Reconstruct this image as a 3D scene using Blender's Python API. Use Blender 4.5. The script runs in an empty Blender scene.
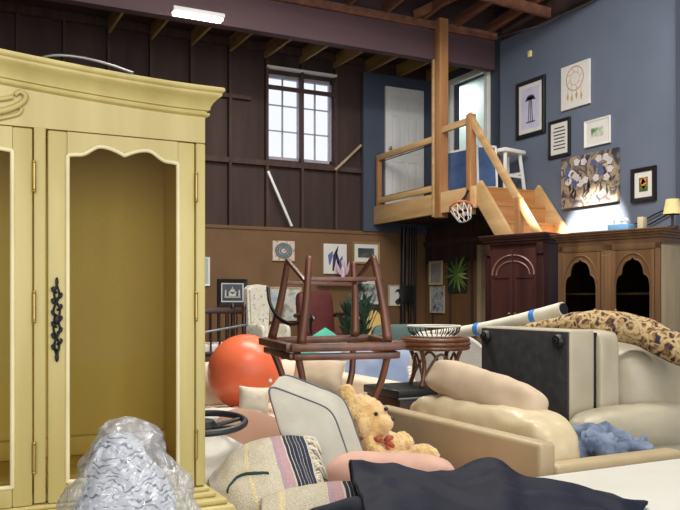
import bpy, bmesh, math, random
from mathutils import Vector, Matrix, Euler, noise
random.seed(7)
S = bpy.context.scene
COL = S.collection
PI = math.pi
R = math.radians
# ------------------------------------------------------------------ camera frame
TH = math.radians(27.15); SA = math.sin(TH); CA = math.cos(TH); EYE = 1.5; F = 800.0
def at(px, py, zc):
    """world point seen at photo pixel px,py at distance zc along the view axis"""
    d = (px-340.0)/F; xc = d*zc
    return Vector((CA*xc+SA*zc, -SA*xc+CA*zc, EYE-(py-300.0)/F*zc))
def on_x(px, py, X):
    d = (px-340.0)/F
    return at(px, py, X/(CA*d+SA))
def on_y(px, py, Y):
    d = (px-340.0)/F
    return at(px, py, Y/(CA-SA*d))
def camdir(r, u, f):
    return Vector((CA*r+SA*f, -SA*r+CA*f, u))
# ------------------------------------------------------------------ materials
def lin(c):
    out = []
    for v in c:
        v = v/255.0
        out.append(v/12.92 if v <= .04045 else ((v+.055)/1.055)**2.4)
    return (out[0], out[1], out[2], 1.0)
def nodes(name):
    m = bpy.data.materials.new(name); m.use_nodes = True
    nt = m.node_tree; b = nt.nodes['Principled BSDF']
    return m, nt, b
def mat(name, col, rough=.6, col2=None, var=.14, scale=6.0, stretch=(1, 1, 1), bump=0.0, bscale=80.0, metal=0.0, sheen=0.0, spec=.5, detail=4.0, coat=0.0):
    m, nt, b = nodes(name)
    tc = nt.nodes.new('ShaderNodeTexCoord'); mp = nt.nodes.new('ShaderNodeMapping')
    mp.inputs['Scale'].default_value = stretch
    nt.links.new(tc.outputs['Object'], mp.inputs['Vector'])
    n = nt.nodes.new('ShaderNodeTexNoise'); n.inputs['Scale'].default_value = scale; n.inputs['Detail'].default_value = detail
    nt.links.new(mp.outputs['Vector'], n.inputs['Vector'])
    r = nt.nodes.new('ShaderNodeValToRGB')
    a = lin(col)
    if col2 is None:
        lo = tuple(min(1, v*(1-var)) for v in a[:3])+(1,); hi = tuple(min(1, v*(1+var)) for v in a[:3])+(1,)
    else:
        lo = a; hi = lin(col2)
    r.color_ramp.elements[0].position = .3; r.color_ramp.elements[0].color = lo
    r.color_ramp.elements[1].position = .7; r.color_ramp.elements[1].color = hi
    nt.links.new(n.outputs['Fac'], r.inputs['Fac']); nt.links.new(r.outputs['Color'], b.inputs['Base Color'])
    b.inputs['Roughness'].default_value = rough; b.inputs['Metallic'].default_value = metal
    b.inputs['Specular IOR Level'].default_value = spec
    if sheen: b.inputs['Sheen Weight'].default_value = sheen
    if coat: b.inputs['Coat Weight'].default_value = coat
    if bump:
        n2 = nt.nodes.new('ShaderNodeTexNoise'); n2.inputs['Scale'].default_value = bscale; n2.inputs['Detail'].default_value = 3
        nt.links.new(mp.outputs['Vector'], n2.inputs['Vector'])
        bp = nt.nodes.new('ShaderNodeBump'); bp.inputs['Strength'].default_value = bump; bp.inputs['Distance'].default_value = .01
        nt.links.new(n2.outputs['Fac'], bp.inputs['Height']); nt.links.new(bp.outputs['Normal'], b.inputs['Normal'])
    return m
def wood(name, c1, c2, axis='z', rough=.5, scale=5.0, bump=.08, coat=0.0):
    st = {'x': (.12, 1, 1), 'y': (1, .12, 1), 'z': (1, 1, .12)}[axis]
    return mat(name, c1, rough, c2, scale=scale*3, stretch=st, bump=bump, bscale=40, detail=6, coat=coat)
def ramp_art(name, cols, scale=9.0, kind='noise', rough=.6, dist=0.0, pos=None):
    """printed picture: colours from a texture through a stepped ramp"""
    m, nt, b = nodes(name)
    tc = nt.nodes.new('ShaderNodeTexCoord')
    if kind == 'voronoi':
        t = nt.nodes.new('ShaderNodeTexVoronoi'); out = 'Distance'
    elif kind == 'magic':
        t = nt.nodes.new('ShaderNodeTexMagic'); out = 'Fac'; t.turbulence_depth = 4
    else:
        t = nt.nodes.new('ShaderNodeTexNoise'); out = 'Fac'; t.inputs['Detail'].default_value = 5; t.inputs['Distortion'].default_value = dist
    t.inputs['Scale'].default_value = scale
    nt.links.new(tc.outputs['Object'], t.inputs['Vector'])
    r = nt.nodes.new('ShaderNodeValToRGB'); cr = r.color_ramp
    k = len(cols)
    for i, c in enumerate(cols):
        p = pos[i] if pos else .3+.4*i/(k-1)
        if i < 2: e = cr.elements[i]; e.position = p
        else: e = cr.elements.new(p)
        e.color = lin(c)
    nt.links.new(t.outputs[out], r.inputs['Fac']); nt.links.new(r.outputs['Color'], b.inputs['Base Color'])
    b.inputs['Roughness'].default_value = rough
    return m
def stripes(name, base, bands, rough=.9, bump=.5, bscale=220, fine=0):
    """cloth with woven bands across U of the UV map; bands = [(u0,u1,colour)]"""
    m, nt, b = nodes(name)
    uv = nt.nodes.new('ShaderNodeUVMap'); uv.uv_map = 'UVMap'
    sp = nt.nodes.new('ShaderNodeSeparateXYZ'); nt.links.new(uv.outputs['UV'], sp.inputs[0])
    r = nt.nodes.new('ShaderNodeValToRGB'); cr = r.color_ramp; cr.interpolation = 'CONSTANT'
    stops = [(0.0, base)]
    for u0, u1, c in bands: stops += [(u0, c), (u1, base)]
    stops.sort(key=lambda s: s[0])
    clean = []
    for s in stops:
        if clean and abs(clean[-1][0]-s[0]) < 1e-4: clean[-1] = s if s[1] != base or clean[-1][1] == base else clean[-1]
        else: clean.append(s)
    for i, (p, c) in enumerate(clean[:32]):
        if i < 2: e = cr.elements[i]; e.position = p
        else: e = cr.elements.new(p)
        e.color = lin(c)
    nt.links.new(sp.outputs[0], r.inputs['Fac'])
    tc = nt.nodes.new('ShaderNodeTexCoord')
    n = nt.nodes.new('ShaderNodeTexNoise'); n.inputs['Scale'].default_value = bscale
    nt.links.new(tc.outputs['Object'], n.inputs['Vector'])
    mx = nt.nodes.new('ShaderNodeMix'); mx.data_type = 'RGBA'; mx.blend_type = 'OVERLAY'; mx.inputs['Factor'].default_value = .45
    nt.links.new(r.outputs['Color'], mx.inputs['A']); nt.links.new(n.outputs['Color'], mx.inputs['B'])
    hs = nt.nodes.new('ShaderNodeMix'); hs.data_type = 'RGBA'; hs.inputs['Factor'].default_value = .35
    bw = nt.nodes.new('ShaderNodeMapRange'); bw.inputs['To Min'].default_value = .55; bw.inputs['To Max'].default_value = 1.35
    nt.links.new(n.outputs['Fac'], bw.inputs['Value'])
    mul = nt.nodes.new('ShaderNodeMix'); mul.data_type = 'RGBA'; mul.blend_type = 'MULTIPLY'; mul.inputs['Factor'].default_value = 1
    nt.links.new(r.outputs['Color'], mul.inputs['A']); nt.links.new(bw.outputs['Result'], mul.inputs['B'])
    nt.nodes.remove(mx); nt.nodes.remove(hs)
    nt.links.new(mul.outputs['Result'], b.inputs['Base Color'])
    bp = nt.nodes.new('ShaderNodeBump'); bp.inputs['Strength'].default_value = bump; bp.inputs['Distance'].default_value = .006
    nt.links.new(n.outputs['Fac'], bp.inputs['Height']); nt.links.new(bp.outputs['Normal'], b.inputs['Normal'])
    b.inputs['Roughness'].default_value = rough
    return m
def glass(name, tint=(235, 240, 235), refl=.12, rough=.03):
    m = bpy.data.materials.new(name); m.use_nodes = True; nt = m.node_tree; nt.nodes.clear()
    o = nt.nodes.new('ShaderNodeOutputMaterial'); mx = nt.nodes.new('ShaderNodeMixShader')
    t = nt.nodes.new('ShaderNodeBsdfTransparent'); t.inputs['Color'].default_value = lin(tint)
    g = nt.nodes.new('ShaderNodeBsdfGlossy'); g.inputs['Roughness'].default_value = rough
    fr = nt.nodes.new('ShaderNodeFresnel'); fr.inputs['IOR'].default_value = 1.45
    ad = nt.nodes.new('ShaderNodeMath'); ad.operation = 'MULTIPLY'; ad.inputs[1].default_value = refl*8
    nt.links.new(fr.outputs[0], ad.inputs[0]); nt.links.new(ad.outputs[0], mx.inputs[0])
    nt.links.new(t.outputs[0], mx.inputs[1]); nt.links.new(g.outputs[0], mx.inputs[2]); nt.links.new(mx.outputs[0], o.inputs[0])
    return m
def emit(name, col, strength):
    m, nt, b = nodes(name)
    b.inputs['Base Color'].default_value = lin(col)
    b.inputs['Emission Color'].default_value = lin(col); b.inputs['Emission Strength'].default_value = strength
    return m
# ------------------------------------------------------------------ mesh helpers
def new(): return bmesh.new()
def merge(bm, tmp, M=None):
    if M is not None: bmesh.ops.transform(tmp, matrix=M, verts=tmp.verts)
    me = bpy.data.meshes.new('tmp'); tmp.to_mesh(me); tmp.free(); bm.from_mesh(me); bpy.data.meshes.remove(me)
    return bm
def box(bm, x0, x1, y0, y1, z0, z1, bev=0.0, seg=2, M=None):
    t = new(); bmesh.ops.create_cube(t, size=1)
    bmesh.ops.transform(t, matrix=Matrix.Translation(((x0+x1)/2, (y0+y1)/2, (z0+z1)/2)) @ Matrix.Diagonal((abs(x1-x0), abs(y1-y0), abs(z1-z0), 1)), verts=t.verts)
    if bev: bmesh.ops.bevel(t, geom=list(t.edges), offset=bev, segments=seg, profile=.5, affect='EDGES')
    return merge(bm, t, M)
def frame_of(p0, p1, up=Vector((0, 0, 1))):
    z = (p1-p0).normalized(); u = Vector(up)
    if abs(z.dot(u)) > .98: u = Vector((0, 1, 0))
    x = u.cross(z).normalized(); y = z.cross(x)
    return Matrix(((x.x, y.x, z.x), (x.y, y.y, z.y), (x.z, y.z, z.z)))
def bar(bm, p0, p1, w, h, bev=0.0, up=Vector((0, 0, 1))):
    """square bar from p0 to p1: w across, h along up"""
    p0 = Vector(p0); p1 = Vector(p1); L = (p1-p0).length
    t = new(); bmesh.ops.create_cube(t, size=1)
    bmesh.ops.transform(t, matrix=Matrix.Diagonal((w, h, L, 1)), verts=t.verts)
    if bev: bmesh.ops.bevel(t, geom=list(t.edges), offset=bev, segments=2, profile=.5, affect='EDGES')
    M = Matrix.Translation((p0+p1)/2) @ frame_of(p0, p1, up).to_4x4()
    return merge(bm, t, M)
def tube(bm, pts, r, n=8, closed=False, cap=True, sx=1.0):
    pts = [Vector(p) for p in pts]; m = len(pts)
    rs = r if isinstance(r, (list, tuple)) else [r]*m
    rings = []; prev = None
    for i, p in enumerate(pts):
        if closed: a = pts[(i-1) % m]; b = pts[(i+1) % m]
        else: a = pts[max(i-1, 0)]; b = pts[min(i+1, m-1)]
        tdir = (b-a).normalized()
        if prev is None:
            u = Vector((0, 0, 1)) if abs(tdir.z) < .95 else Vector((0, 1, 0))
            x = u.cross(tdir).normalized()
        else:
            x = (prev - tdir*prev.dot(tdir)).normalized()
        prev = x; y = tdir.cross(x)
        rings.append([bm.verts.new(p+(x*math.cos(2*PI*k/n)*sx+y*math.sin(2*PI*k/n))*rs[i]) for k in range(n)])
    q = m if closed else m-1
    for i in range(q):
        A = rings[i]; B = rings[(i+1) % m]
        for k in range(n):
            bm.faces.new((A[k], A[(k+1) % n], B[(k+1) % n], B[k]))
    if cap and not closed:
        bm.faces.new(rings[0][::-1]); bm.faces.new(rings[-1])
    return bm
def lathe(bm, prof, n=24, M=None):
    t = new(); rings = []
    for r, z in prof:
        rings.append([t.verts.new((max(r, 1e-4)*math.cos(2*PI*k/n), max(r, 1e-4)*math.sin(2*PI*k/n), z)) for k in range(n)])
    for A, B in zip(rings, rings[1:]):
        for k in range(n): t.faces.new((A[k], A[(k+1) % n], B[(k+1) % n], B[k]))
    t.faces.new(rings[0][::-1]); t.faces.new(rings[-1])
    return merge(bm, t, M)
def prism(bm, outline, y0, y1, M=None, bev=0.0):
    """outline in x,z, extruded from y0 to y1"""
    t = new()
    a = [t.verts.new((x, y0, z)) for x, z in outline]; b = [t.verts.new((x, y1, z)) for x, z in outline]
    n = len(a)
    t.faces.new(a); t.faces.new(b[::-1])
    for i in range(n): t.faces.new((a[i], b[i], b[(i+1) % n], a[(i+1) % n]))
    bmesh.ops.recalc_face_normals(t, faces=t.faces)
    if bev: bmesh.ops.bevel(t, geom=[e for e in t.edges if abs(e.verts[0].co.y-e.verts[1].co.y) < 1e-6], offset=bev, segments=2, affect='EDGES')
    return merge(bm, t, M)
def ball(bm, c, r, M=None, seg=20, rings=14):
    t = new(); bmesh.ops.create_uvsphere(t, u_segments=seg, v_segments=rings, radius=1)
    rr = r if isinstance(r, (list, tuple)) else (r, r, r)
    X = Matrix.Translation(Vector(c)) @ (M.to_4x4() if M is not None else Matrix.Identity(4)) @ Matrix.Diagonal((rr[0], rr[1], rr[2], 1))
    return merge(bm, t, X)
def torus(bm, c, Rr, r, M=None, n=32, k=8):
    t = new()
    tube(t, [(Rr*math.cos(2*PI*i/n), Rr*math.sin(2*PI*i/n), 0) for i in range(n)], r, k, closed=True)
    return merge(bm, t, Matrix.Translation(Vector(c)) @ (M.to_4x4() if M is not None else Matrix.Identity(4)))
def softbox(bm, sx, sy, sz, M=None, k=6.0, n=14, puff=(0, 0, 0), wr=0.0, ws=6.0, seed=0):
    """upholstery cushion: rounded box with bulging faces and soft wrinkles"""
    t = new(); bmesh.ops.create_cube(t, size=2)
    bmesh.ops.subdivide_edges(t, edges=list(t.edges), cuts=n, use_grid_fill=True)
    off = Vector((seed*3.1, seed*1.7, seed*.9))
    for v in t.verts:
        p = v.co
        # push grid lines toward the edges for a better corner
        q = Vector([math.sin(c*PI/2)*.35+c*.65 for c in p])
        r = (abs(q.x)**k+abs(q.y)**k+abs(q.z)**k)**(1.0/k)
        q = q/r
        b = Vector((q.x*(1+puff[0]*(1-q.y*q.y)*(1-q.z*q.z)), q.y*(1+puff[1]*(1-q.x*q.x)*(1-q.z*q.z)), q.z*(1+puff[2]*(1-q.x*q.x)*(1-q.y*q.y))))
        w = Vector((b.x*sx/2, b.y*sy/2, b.z*sz/2))
        if wr:
            d = noise.noise(w*ws+off)*.6+noise.noise(w*ws*2.3+off)*.4
            w = w+q.normalized()*d*wr
        v.co = w
    return merge(bm, t, M)
def pillow(bm, w, h, t_, M=None, n=22, wr=0.006, seed=0, flat=.55):
    """throw pillow: two bulged sheets meeting in a seam, corners drawn out"""
    t = new(); off = Vector((seed*2.3, seed*.7, seed))
    G = {}
    for s in (1, -1):
        for i in range(n+1):
            for j in range(n+1):
                x = -1+2*i/n; y = -1+2*j/n
                edge = i in (0, n) or j in (0, n)
                if s == -1 and edge: G[(s, i, j)] = G[(1, i, j)]; continue
                th = ((1-abs(x)**2.6)*(1-abs(y)**2.6))**flat
                px = x*(1-.07*(1-y*y)); py = y*(1-.07*(1-x*x))
                P = Vector((px*w/2, py*h/2, s*th*t_/2))
                d = noise.noise(P*9+off)*wr+noise.noise(P*22+off)*wr*.5
                P.z += d*s*(0 if edge else 1)
                G[(s, i, j)] = t.verts.new(P)
    for i in range(n):
        for j in range(n):
            t.faces.new((G[(1, i, j)], G[(1, i+1, j)], G[(1, i+1, j+1)], G[(1, i, j+1)]))
            t.faces.new((G[(-1, i, j)], G[(-1, i, j+1)], G[(-1, i+1, j+1)], G[(-1, i+1, j)]))
    return merge(bm, t, M)
def cr(p0, p1, p2, p3, t):
    return .5*((2*p1)+(-p0+p2)*t+(2*p0-5*p1+4*p2-p3)*t*t+(-p0+3*p1-3*p2+p3)*t*t*t)
def spline(pts, m):
    pts = [Vector(p) for p in pts]; n = len(pts); out = []
    for i in range(m+1):
        s = i/m*(n-1); k = min(int(s), n-2); t = s-k
        out.append(cr(pts[max(k-1, 0)], pts[k], pts[k+1], pts[min(k+2, n-1)], t))
    return out
def patch(bm, ctrl, nu, nv, fold=0.0, fs=8.0, seed=0, uv=(0, 1)):
    """cloth sheet through a grid of control points (rows = v, columns = u), with small folds"""
    lay = bm.loops.layers.uv.get('UVMap') or bm.loops.layers.uv.new('UVMap')
    rows = [spline(r, nu) for r in ctrl]
    cols = [spline([r[i] for r in rows], nv) for i in range(nu+1)]
    off = Vector((seed*1.3, seed*2.1, seed*.4))
    V = []
    for i in range(nu+1):
        c = []
        for j in range(nv+1):
            p = cols[i][j]
            if fold:
                q = p*fs+off
                d = (1-abs(noise.noise(q))*2.2)*.6+noise.noise(q*2.1)*.5
                p = p+Vector((.25*noise.noise(q+Vector((9, 0, 0))), .25*noise.noise(q+Vector((0, 9, 0))), d-.4))*fold
            c.append(bm.verts.new(p))
        V.append(c)
    for i in range(nu):
        for j in range(nv):
            f = bm.faces.new((V[i][j], V[i+1][j], V[i+1][j+1], V[i][j+1]))
            for l, (a, b) in zip(f.loops, ((i, j), (i+1, j), (i+1, j+1), (i, j+1))):
                l[lay].uv = (uv[0]+(uv[1]-uv[0])*a/nu, b/nv)
    return V
def axes(x, y):
    """rotation with local X along x, local Y near y"""
    x = Vector(x).normalized(); y = Vector(y); z = x.cross(y).normalized(); y = z.cross(x)
    return Matrix(((x.x, y.x, z.x), (x.y, y.y, z.y), (x.z, y.z, z.z)))
# ------------------------------------------------------------------ objects
def thing(name, label, cat, loc=(0, 0, 0), rz=0.0, group=None):
    o = bpy.data.objects.new(name, None); COL.objects.link(o); o.empty_display_size = .1
    o.location = loc; o.rotation_euler = (0, 0, rz); o['label'] = label; o['category'] = cat
    if group: o['group'] = group
    return o
def mtx(o):
    m = Matrix.Translation(o.location) @ o.rotation_euler.to_matrix().to_4x4()
    return mtx(o.parent) @ m if o.parent else m
def obj(name, bm, m, parent=None, world=False, smooth=40, label=None, solid=0.0, sub=0, soff=1.0):
    if parent is not None and world:
        bmesh.ops.transform(bm, matrix=mtx(parent).inverted(), verts=bm.verts)
    me = bpy.data.meshes.new(name)
    if not solid: bmesh.ops.recalc_face_normals(bm, faces=bm.faces)
    bm.to_mesh(me); bm.free()
    o = bpy.data.objects.new(name, me); COL.objects.link(o); me.materials.append(m)
    if smooth:
        for p in me.polygons: p.use_smooth = True
        if smooth < 180: me.set_sharp_from_angle(angle=R(smooth))
    if parent is not None: o.parent = parent
    if label: o['label'] = label
    if solid:
        s = o.modifiers.new('Solidify', 'SOLIDIFY'); s.thickness = solid; s.offset = soff
    if sub:
        s = o.modifiers.new('Subsurf', 'SUBSURF'); s.levels = sub; s.render_levels = sub
    return o
def tag(o, label, cat, group=None):
    o['label'] = label; o['category'] = cat
    if group: o['group'] = group
    return o
def struct(name, bm, m, parent=None, smooth=0):
    o = obj(name, bm, m, parent, smooth=smooth)
    if parent is None: o['kind'] = 'structure'
    return o
def solo(name, bm, m, label, cat, base, group=None, rz=0, **kw):
    """a one-mesh thing with its origin at its base"""
    M = Matrix.Translation(Vector(base)) @ Matrix.Rotation(rz, 4, 'Z')
    bmesh.ops.transform(bm, matrix=M.inverted(), verts=bm.verts)
    o = obj(name, bm, m, **kw); o.location = base; o.rotation_euler = (0, 0, rz)
    return tag(o, label, cat, group)
def copy_tree(o, parent=None):
    c = o.copy(); COL.objects.link(c)
    if parent is not None: c.parent = parent
    for ch in [x for x in bpy.data.objects if x.parent == o]: copy_tree(ch, c)
    return c
# ------------------------------------------------------------------ palette
M = {}
M['yellow'] = wood('yellow paint', (184, 165, 98), (204, 187, 120), 'z', .42, 3)
M['yellow_in'] = wood('ochre inside', (200, 168, 84), (216, 186, 100), 'z', .6, 2)
M['gilt'] = mat('pale gilt', (232, 218, 170), .4, var=.1)
M['brass'] = mat('brass', (176, 150, 84), .35, metal=.7)
M['iron'] = mat('dark iron', (38, 38, 40), .45, metal=.6)
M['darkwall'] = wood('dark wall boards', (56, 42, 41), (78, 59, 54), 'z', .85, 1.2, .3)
M['stud'] = wood('stud wood', (66, 48, 44), (86, 64, 56), 'z', .8, 4)
M['brownwall'] = mat('brown hardboard', (112, 82, 54), .75, (132, 98, 66), scale=1.3, bump=.05)
M['brownwall2'] = wood('brown plywood', (102, 72, 44), (130, 94, 60), 'z', .7, 1.5)
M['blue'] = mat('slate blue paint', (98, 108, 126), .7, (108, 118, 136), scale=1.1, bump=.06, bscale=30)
M['navy'] = mat('shaded blue paint', (66, 74, 90), .75, (74, 82, 98), scale=1.2)  # slate blue with the shade put into the colour
M['beam'] = wood('beam wood', (82, 60, 66), (100, 74, 78), 'x', .7, 1.2)
M['rafter'] = wood('rafter wood', (104, 66, 52), (140, 94, 70), 'y', .75, 3)
M['joist'] = wood('joist wood', (150, 120, 74), (196, 160, 104), 'y', .7, 3)
M['ceil'] = wood('ceiling boards', (56, 42, 44), (74, 56, 54), 'x', .9, 1.5)
M['floor'] = mat('concrete floor', (120, 114, 106), .6, (144, 138, 128), scale=2, bump=.1)
M['pine'] = wood('pine', (160, 108, 66), (192, 142, 92), 'z', .55, 3)
M['pine_x'] = wood('pine tread', (176, 118, 66), (204, 146, 88), 'x', .55, 3)
M['pine_y'] = wood('pine rail', (192, 150, 98), (222, 186, 134), 'y', .55, 3)
M['white'] = mat('white paint', (232, 232, 228), .45, var=.04)
M['doorw'] = mat('door paint', (226, 226, 224), .4, var=.03)
M['black'] = mat('black', (22, 22, 24), .45, var=.2)
M['blackcloth'] = mat('black lining', (40, 41, 45), .85, (58, 59, 63), scale=14, bump=.25, bscale=200)
M['mahog'] = wood('mahogany', (46, 27, 25), (68, 38, 33), 'z', .32, 2.5, .05, .3)
M['walnut'] = wood('walnut', (88, 62, 40), (120, 88, 58), 'z', .4, 2.5, .05, .15)
M['palewood'] = wood('pale side wood', (160, 140, 108), (184, 164, 130), 'z', .5, 2.5)
M['chairwood'] = wood('chair wood', (88, 52, 38), (124, 78, 56), 'z', .38, 4, .05, .2)
M['darkwood'] = wood('dark wood', (50, 30, 26), (76, 46, 36), 'z', .4, 4)
M['rattan'] = mat('rattan', (92, 58, 38), .35, (136, 88, 58), scale=26, stretch=(1, 1, 3), coat=.3)
M['tan'] = mat('tan leather', (178, 158, 122), .42, (192, 172, 136), scale=5, bump=.12, bscale=90)
M['cushtan'] = mat('cream tan leather', (204, 186, 148), .34, (216, 200, 166), scale=6, bump=.12, bscale=60)
M['cream'] = mat('cream leather', (178, 168, 144), .4, (192, 182, 158), scale=5, bump=.12, bscale=70)
M['creamsofa'] = mat('cream fabric', (222, 208, 184), .8, (232, 220, 198), scale=5, bump=.15, bscale=150)
M['whitecloth'] = mat('white fabric', (230, 224, 212), .85, var=.06, bump=.2, bscale=60)
M['pink'] = mat('salmon fabric', (206, 160, 140), .85, (218, 174, 154), scale=10, bump=.25, bscale=220, sheen=.2)
M['pinkb'] = mat('dusty pink fabric', (180, 136, 112), .85, (192, 148, 124), scale=8, bump=.2, bscale=200, sheen=.2)
M['mauve'] = mat('pinkish beige fabric', (198, 176, 148), .8, (210, 188, 160), scale=7, bump=.15, bscale=150)
M['grey'] = mat('grey cushion fabric', (180, 175, 160), .85, (194, 189, 175), scale=9, bump=.3, bscale=260)
M['piping'] = mat('dark piping', (92, 96, 104), .7)
M['navycloth'] = mat('navy cloth', (9, 14, 32), .65, (14, 21, 44), scale=5, bump=.15, bscale=180, spec=.25)
M['denim'] = mat('denim', (64, 78, 104), .85, (134, 148, 170), scale=11, bump=.4, bscale=240)  # dark patches stand in for seams and the shade inside folds
M['orange'] = mat('orange vinyl', (248, 116, 76), .33, (252, 126, 84), scale=2)
M['paleblue'] = mat('pale blue fabric', (160, 174, 200), .8, (176, 188, 210), scale=5, bump=.15, bscale=120)
M['teal'] = mat('teal foam', (94, 200, 172), .7, (106, 212, 184), scale=5)
M['red'] = mat('maroon upholstery', (84, 34, 34), .6, (104, 46, 44), scale=6)
M['green'] = mat('grey green upholstery', (78, 100, 94), .7, (92, 114, 108), scale=6)
M['mustard'] = mat('mustard upholstery', (204, 172, 104), .75, (214, 184, 118), scale=8)
M['leaf'] = mat('dark leaf', (36, 58, 44), .5, (56, 84, 62), scale=12)
M['fur'] = mat('bear plush', (214, 168, 98), .95, (238, 204, 140), scale=30, bump=.9, bscale=140, sheen=.5)
M['furpale'] = mat('bear muzzle plush', (224, 186, 122), .95, (238, 206, 148), scale=40, bump=.8, bscale=160, sheen=.5)
M['redbow'] = mat('red ribbon', (176, 84, 62), .6)
M['silver'] = mat('grey metal', (150, 150, 152), .35, metal=.8)
M['whitewick'] = mat('white wicker', (214, 210, 200), .6)
M['paleplastic'] = mat('pale wrapped canvas', (216, 210, 192), .7, (228, 222, 206), scale=8, bump=.2, bscale=40)
M['tape'] = mat('blue tape', (60, 134, 214), .4)
M['rug'] = ramp_art('patterned rug', [(34, 34, 46), (110, 74, 54), (172, 146, 100), (196, 174, 130), (158, 126, 82), (104, 62, 48), (38, 40, 56)], 17, 'noise', .95, .7, [.32, .40, .45, .51, .57, .62, .66])
M['glass'] = glass('cabinet glass', (238, 238, 228), .008)
M['darkglass'] = glass('hutch glass', (200, 196, 190), .05)
M['winglass'] = glass('window glass', (250, 250, 255), .05)
M['lampshade'] = mat('lamp shade', (240, 214, 150), .8)
M['bluebox'] = mat('pale blue box', (120, 170, 214), .5)
M['lampe'] = emit('fluorescent tube', (250, 250, 235), 9.0)
M['tabletop'] = mat('white table top', (224, 222, 212), .45, var=.03)
M['pale'] = mat('pale grey wall', (186, 194, 192), .7, var=.04)
M['bluepanel'] = mat('blue glazed panel', (52, 76, 118), .25, (76, 102, 146), scale=4)
M['wheel'] = mat('dark grey plastic', (44, 45, 48), .4)
M['fringe'] = mat('blanket fringe', (226, 218, 196), .95, var=.1)
# ------------------------------------------------------------------ room shell
XW = 7.7; YB = 11.82; ZC = 5.6
bm = new(); box(bm, -6, XW+1.6, -3, YB+.4, -.1, 0); struct('floor', bm, M['floor'])
# window opening on the back wall
wl = on_y(267, 157, YB); wr_ = on_y(332, 84, YB); wz0 = 3.74; wz1 = 5.10
bm = new()
box(bm, -6, wl.x, YB, YB+.15, 0, 6.6); box(bm, wr_.x, XW+.2, YB, YB+.15, 0, 6.6)
box(bm, wl.x, wr_.x, YB, YB+.15, 0, wz0); box(bm, wl.x, wr_.x, YB, YB+.15, wz1, 6.6)
struct('wall_back', bm, M['darkwall'])
bm = new(); box(bm, -6, XW-.02, YB-.10, YB, 0, 2.62); box(bm, -6, XW-.02, YB-.12, YB, 2.60, 2.65)
struct('trim_1', bm, M['brownwall'])
bm = new(); box(bm, -6.15, -6, -3, YB, 0, 6.6); struct('wall_left', bm, M['darkwall'])
# right wall with the loft doorway cut in
bm = new()
dy0, dy1, dz0, dz1 = 10.12, 11.02, 3.1, 5.08
box(bm, XW, XW+.15, -3, 9.69, 0, 5.42)
struct('wall_right', bm, M['blue'])
bm = new()
box(bm, XW+.08, XW+.2, 9.69, dy0, 0, 6.2); box(bm, XW+.08, XW+.2, dy1, YB, 0, 6.2)
box(bm, XW+.08, XW+.2, dy0, dy1, 0, dz0); box(bm, XW+.08, XW+.2, dy0, dy1, dz1, 6.2)
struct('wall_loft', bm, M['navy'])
bm = new(); box(bm, XW+.02, XW+.15, -3, 9.69, 5.42, 7.2); struct('wall_gable', bm, M['darkwall'])
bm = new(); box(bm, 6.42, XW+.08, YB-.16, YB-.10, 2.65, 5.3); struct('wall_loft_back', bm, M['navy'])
bm = new(); box(bm, XW+1.15, XW+1.25, 9.6, 14.5, 2.9, 5.7); box(bm, XW+.2, XW+1.2, 9.55, 9.6, 2.9, 5.7); box(bm, XW+.2, XW+1.2, 14.4, 14.5, 2.9, 5.7); box(bm, XW+.2, XW+1.2, 9.6, 14.5, 5.6, 5.7); box(bm, XW+.2, XW+1.2, 9.6, 14.5, 2.9, 3.0); box(bm, XW+.2, XW+.25, 11.9, 14.5, 2.9, 5.7); struct('wall_inner', bm, M['pale'])
# ceiling and roof
bm = new(); box(bm, -6, XW+.2, 9.8, YB+.15, 5.55, 5.62); struct('ceiling', bm, M['ceil'])
bm = new(); prism(bm, [(-3, 6.9), (9.9, 5.95), (9.9, 6.0), (-3, 7.0)], -6, XW+.2, Matrix.Rotation(R(90), 4, 'Z') @ Matrix.Diagonal((1, -1, 1, 1)))
struct('ceiling_roof', bm, M['ceil'])
bm = new(); box(bm, -6, XW+.2, 9.86, 9.94, 5.55, 6.05); struct('wall_beam_top', bm, M['ceil'])
tn = [2]
def trim(bm, m):
    o = struct('trim_%d' % tn[0], bm, m); tn[0] += 1; return o
# big beam on plates
bm = new(); box(bm, -6, XW, 9.82, 9.97, 5.03, 5.55); trim(bm, M['beam'])
bm = new(); box(bm, -6, XW, 9.76, 9.84, 5.46, 5.57); trim(bm, M['rafter'])
for i in range(-4, 6):
    x = 4.73+.61*i
    if x > 1.6:
        bm = new(); box(bm, x-.02, x+.02, 9.97, YB, 5.33, 5.54); trim(bm, M['joist'])
for i in range(9):
    x = 2.7+.61*i
    bm = new(); bar(bm, (x, 9.9, 5.62), (x, 1.5, 6.45), .045, .16); trim(bm, M['rafter'])
for y, z in ((8.6, 5.62), (7.2, 5.62)):
    bm = new(); bar(bm, (3.5, y, 5.72), (XW, y, 5.5), .05, .14); trim(bm, M['rafter'])
for (a, b) in (((4.6, 9.75, 5.6), (5.5, 8.0, 6.05)), ((6.2, 9.75, 5.6), (7.2, 8.2, 6.05)), ((5.4, 8.2, 5.62), (6.9, 8.0, 6.1))):
    bm = new(); bar(bm, a, b, .045, .12); trim(bm, M['rafter'])
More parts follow.
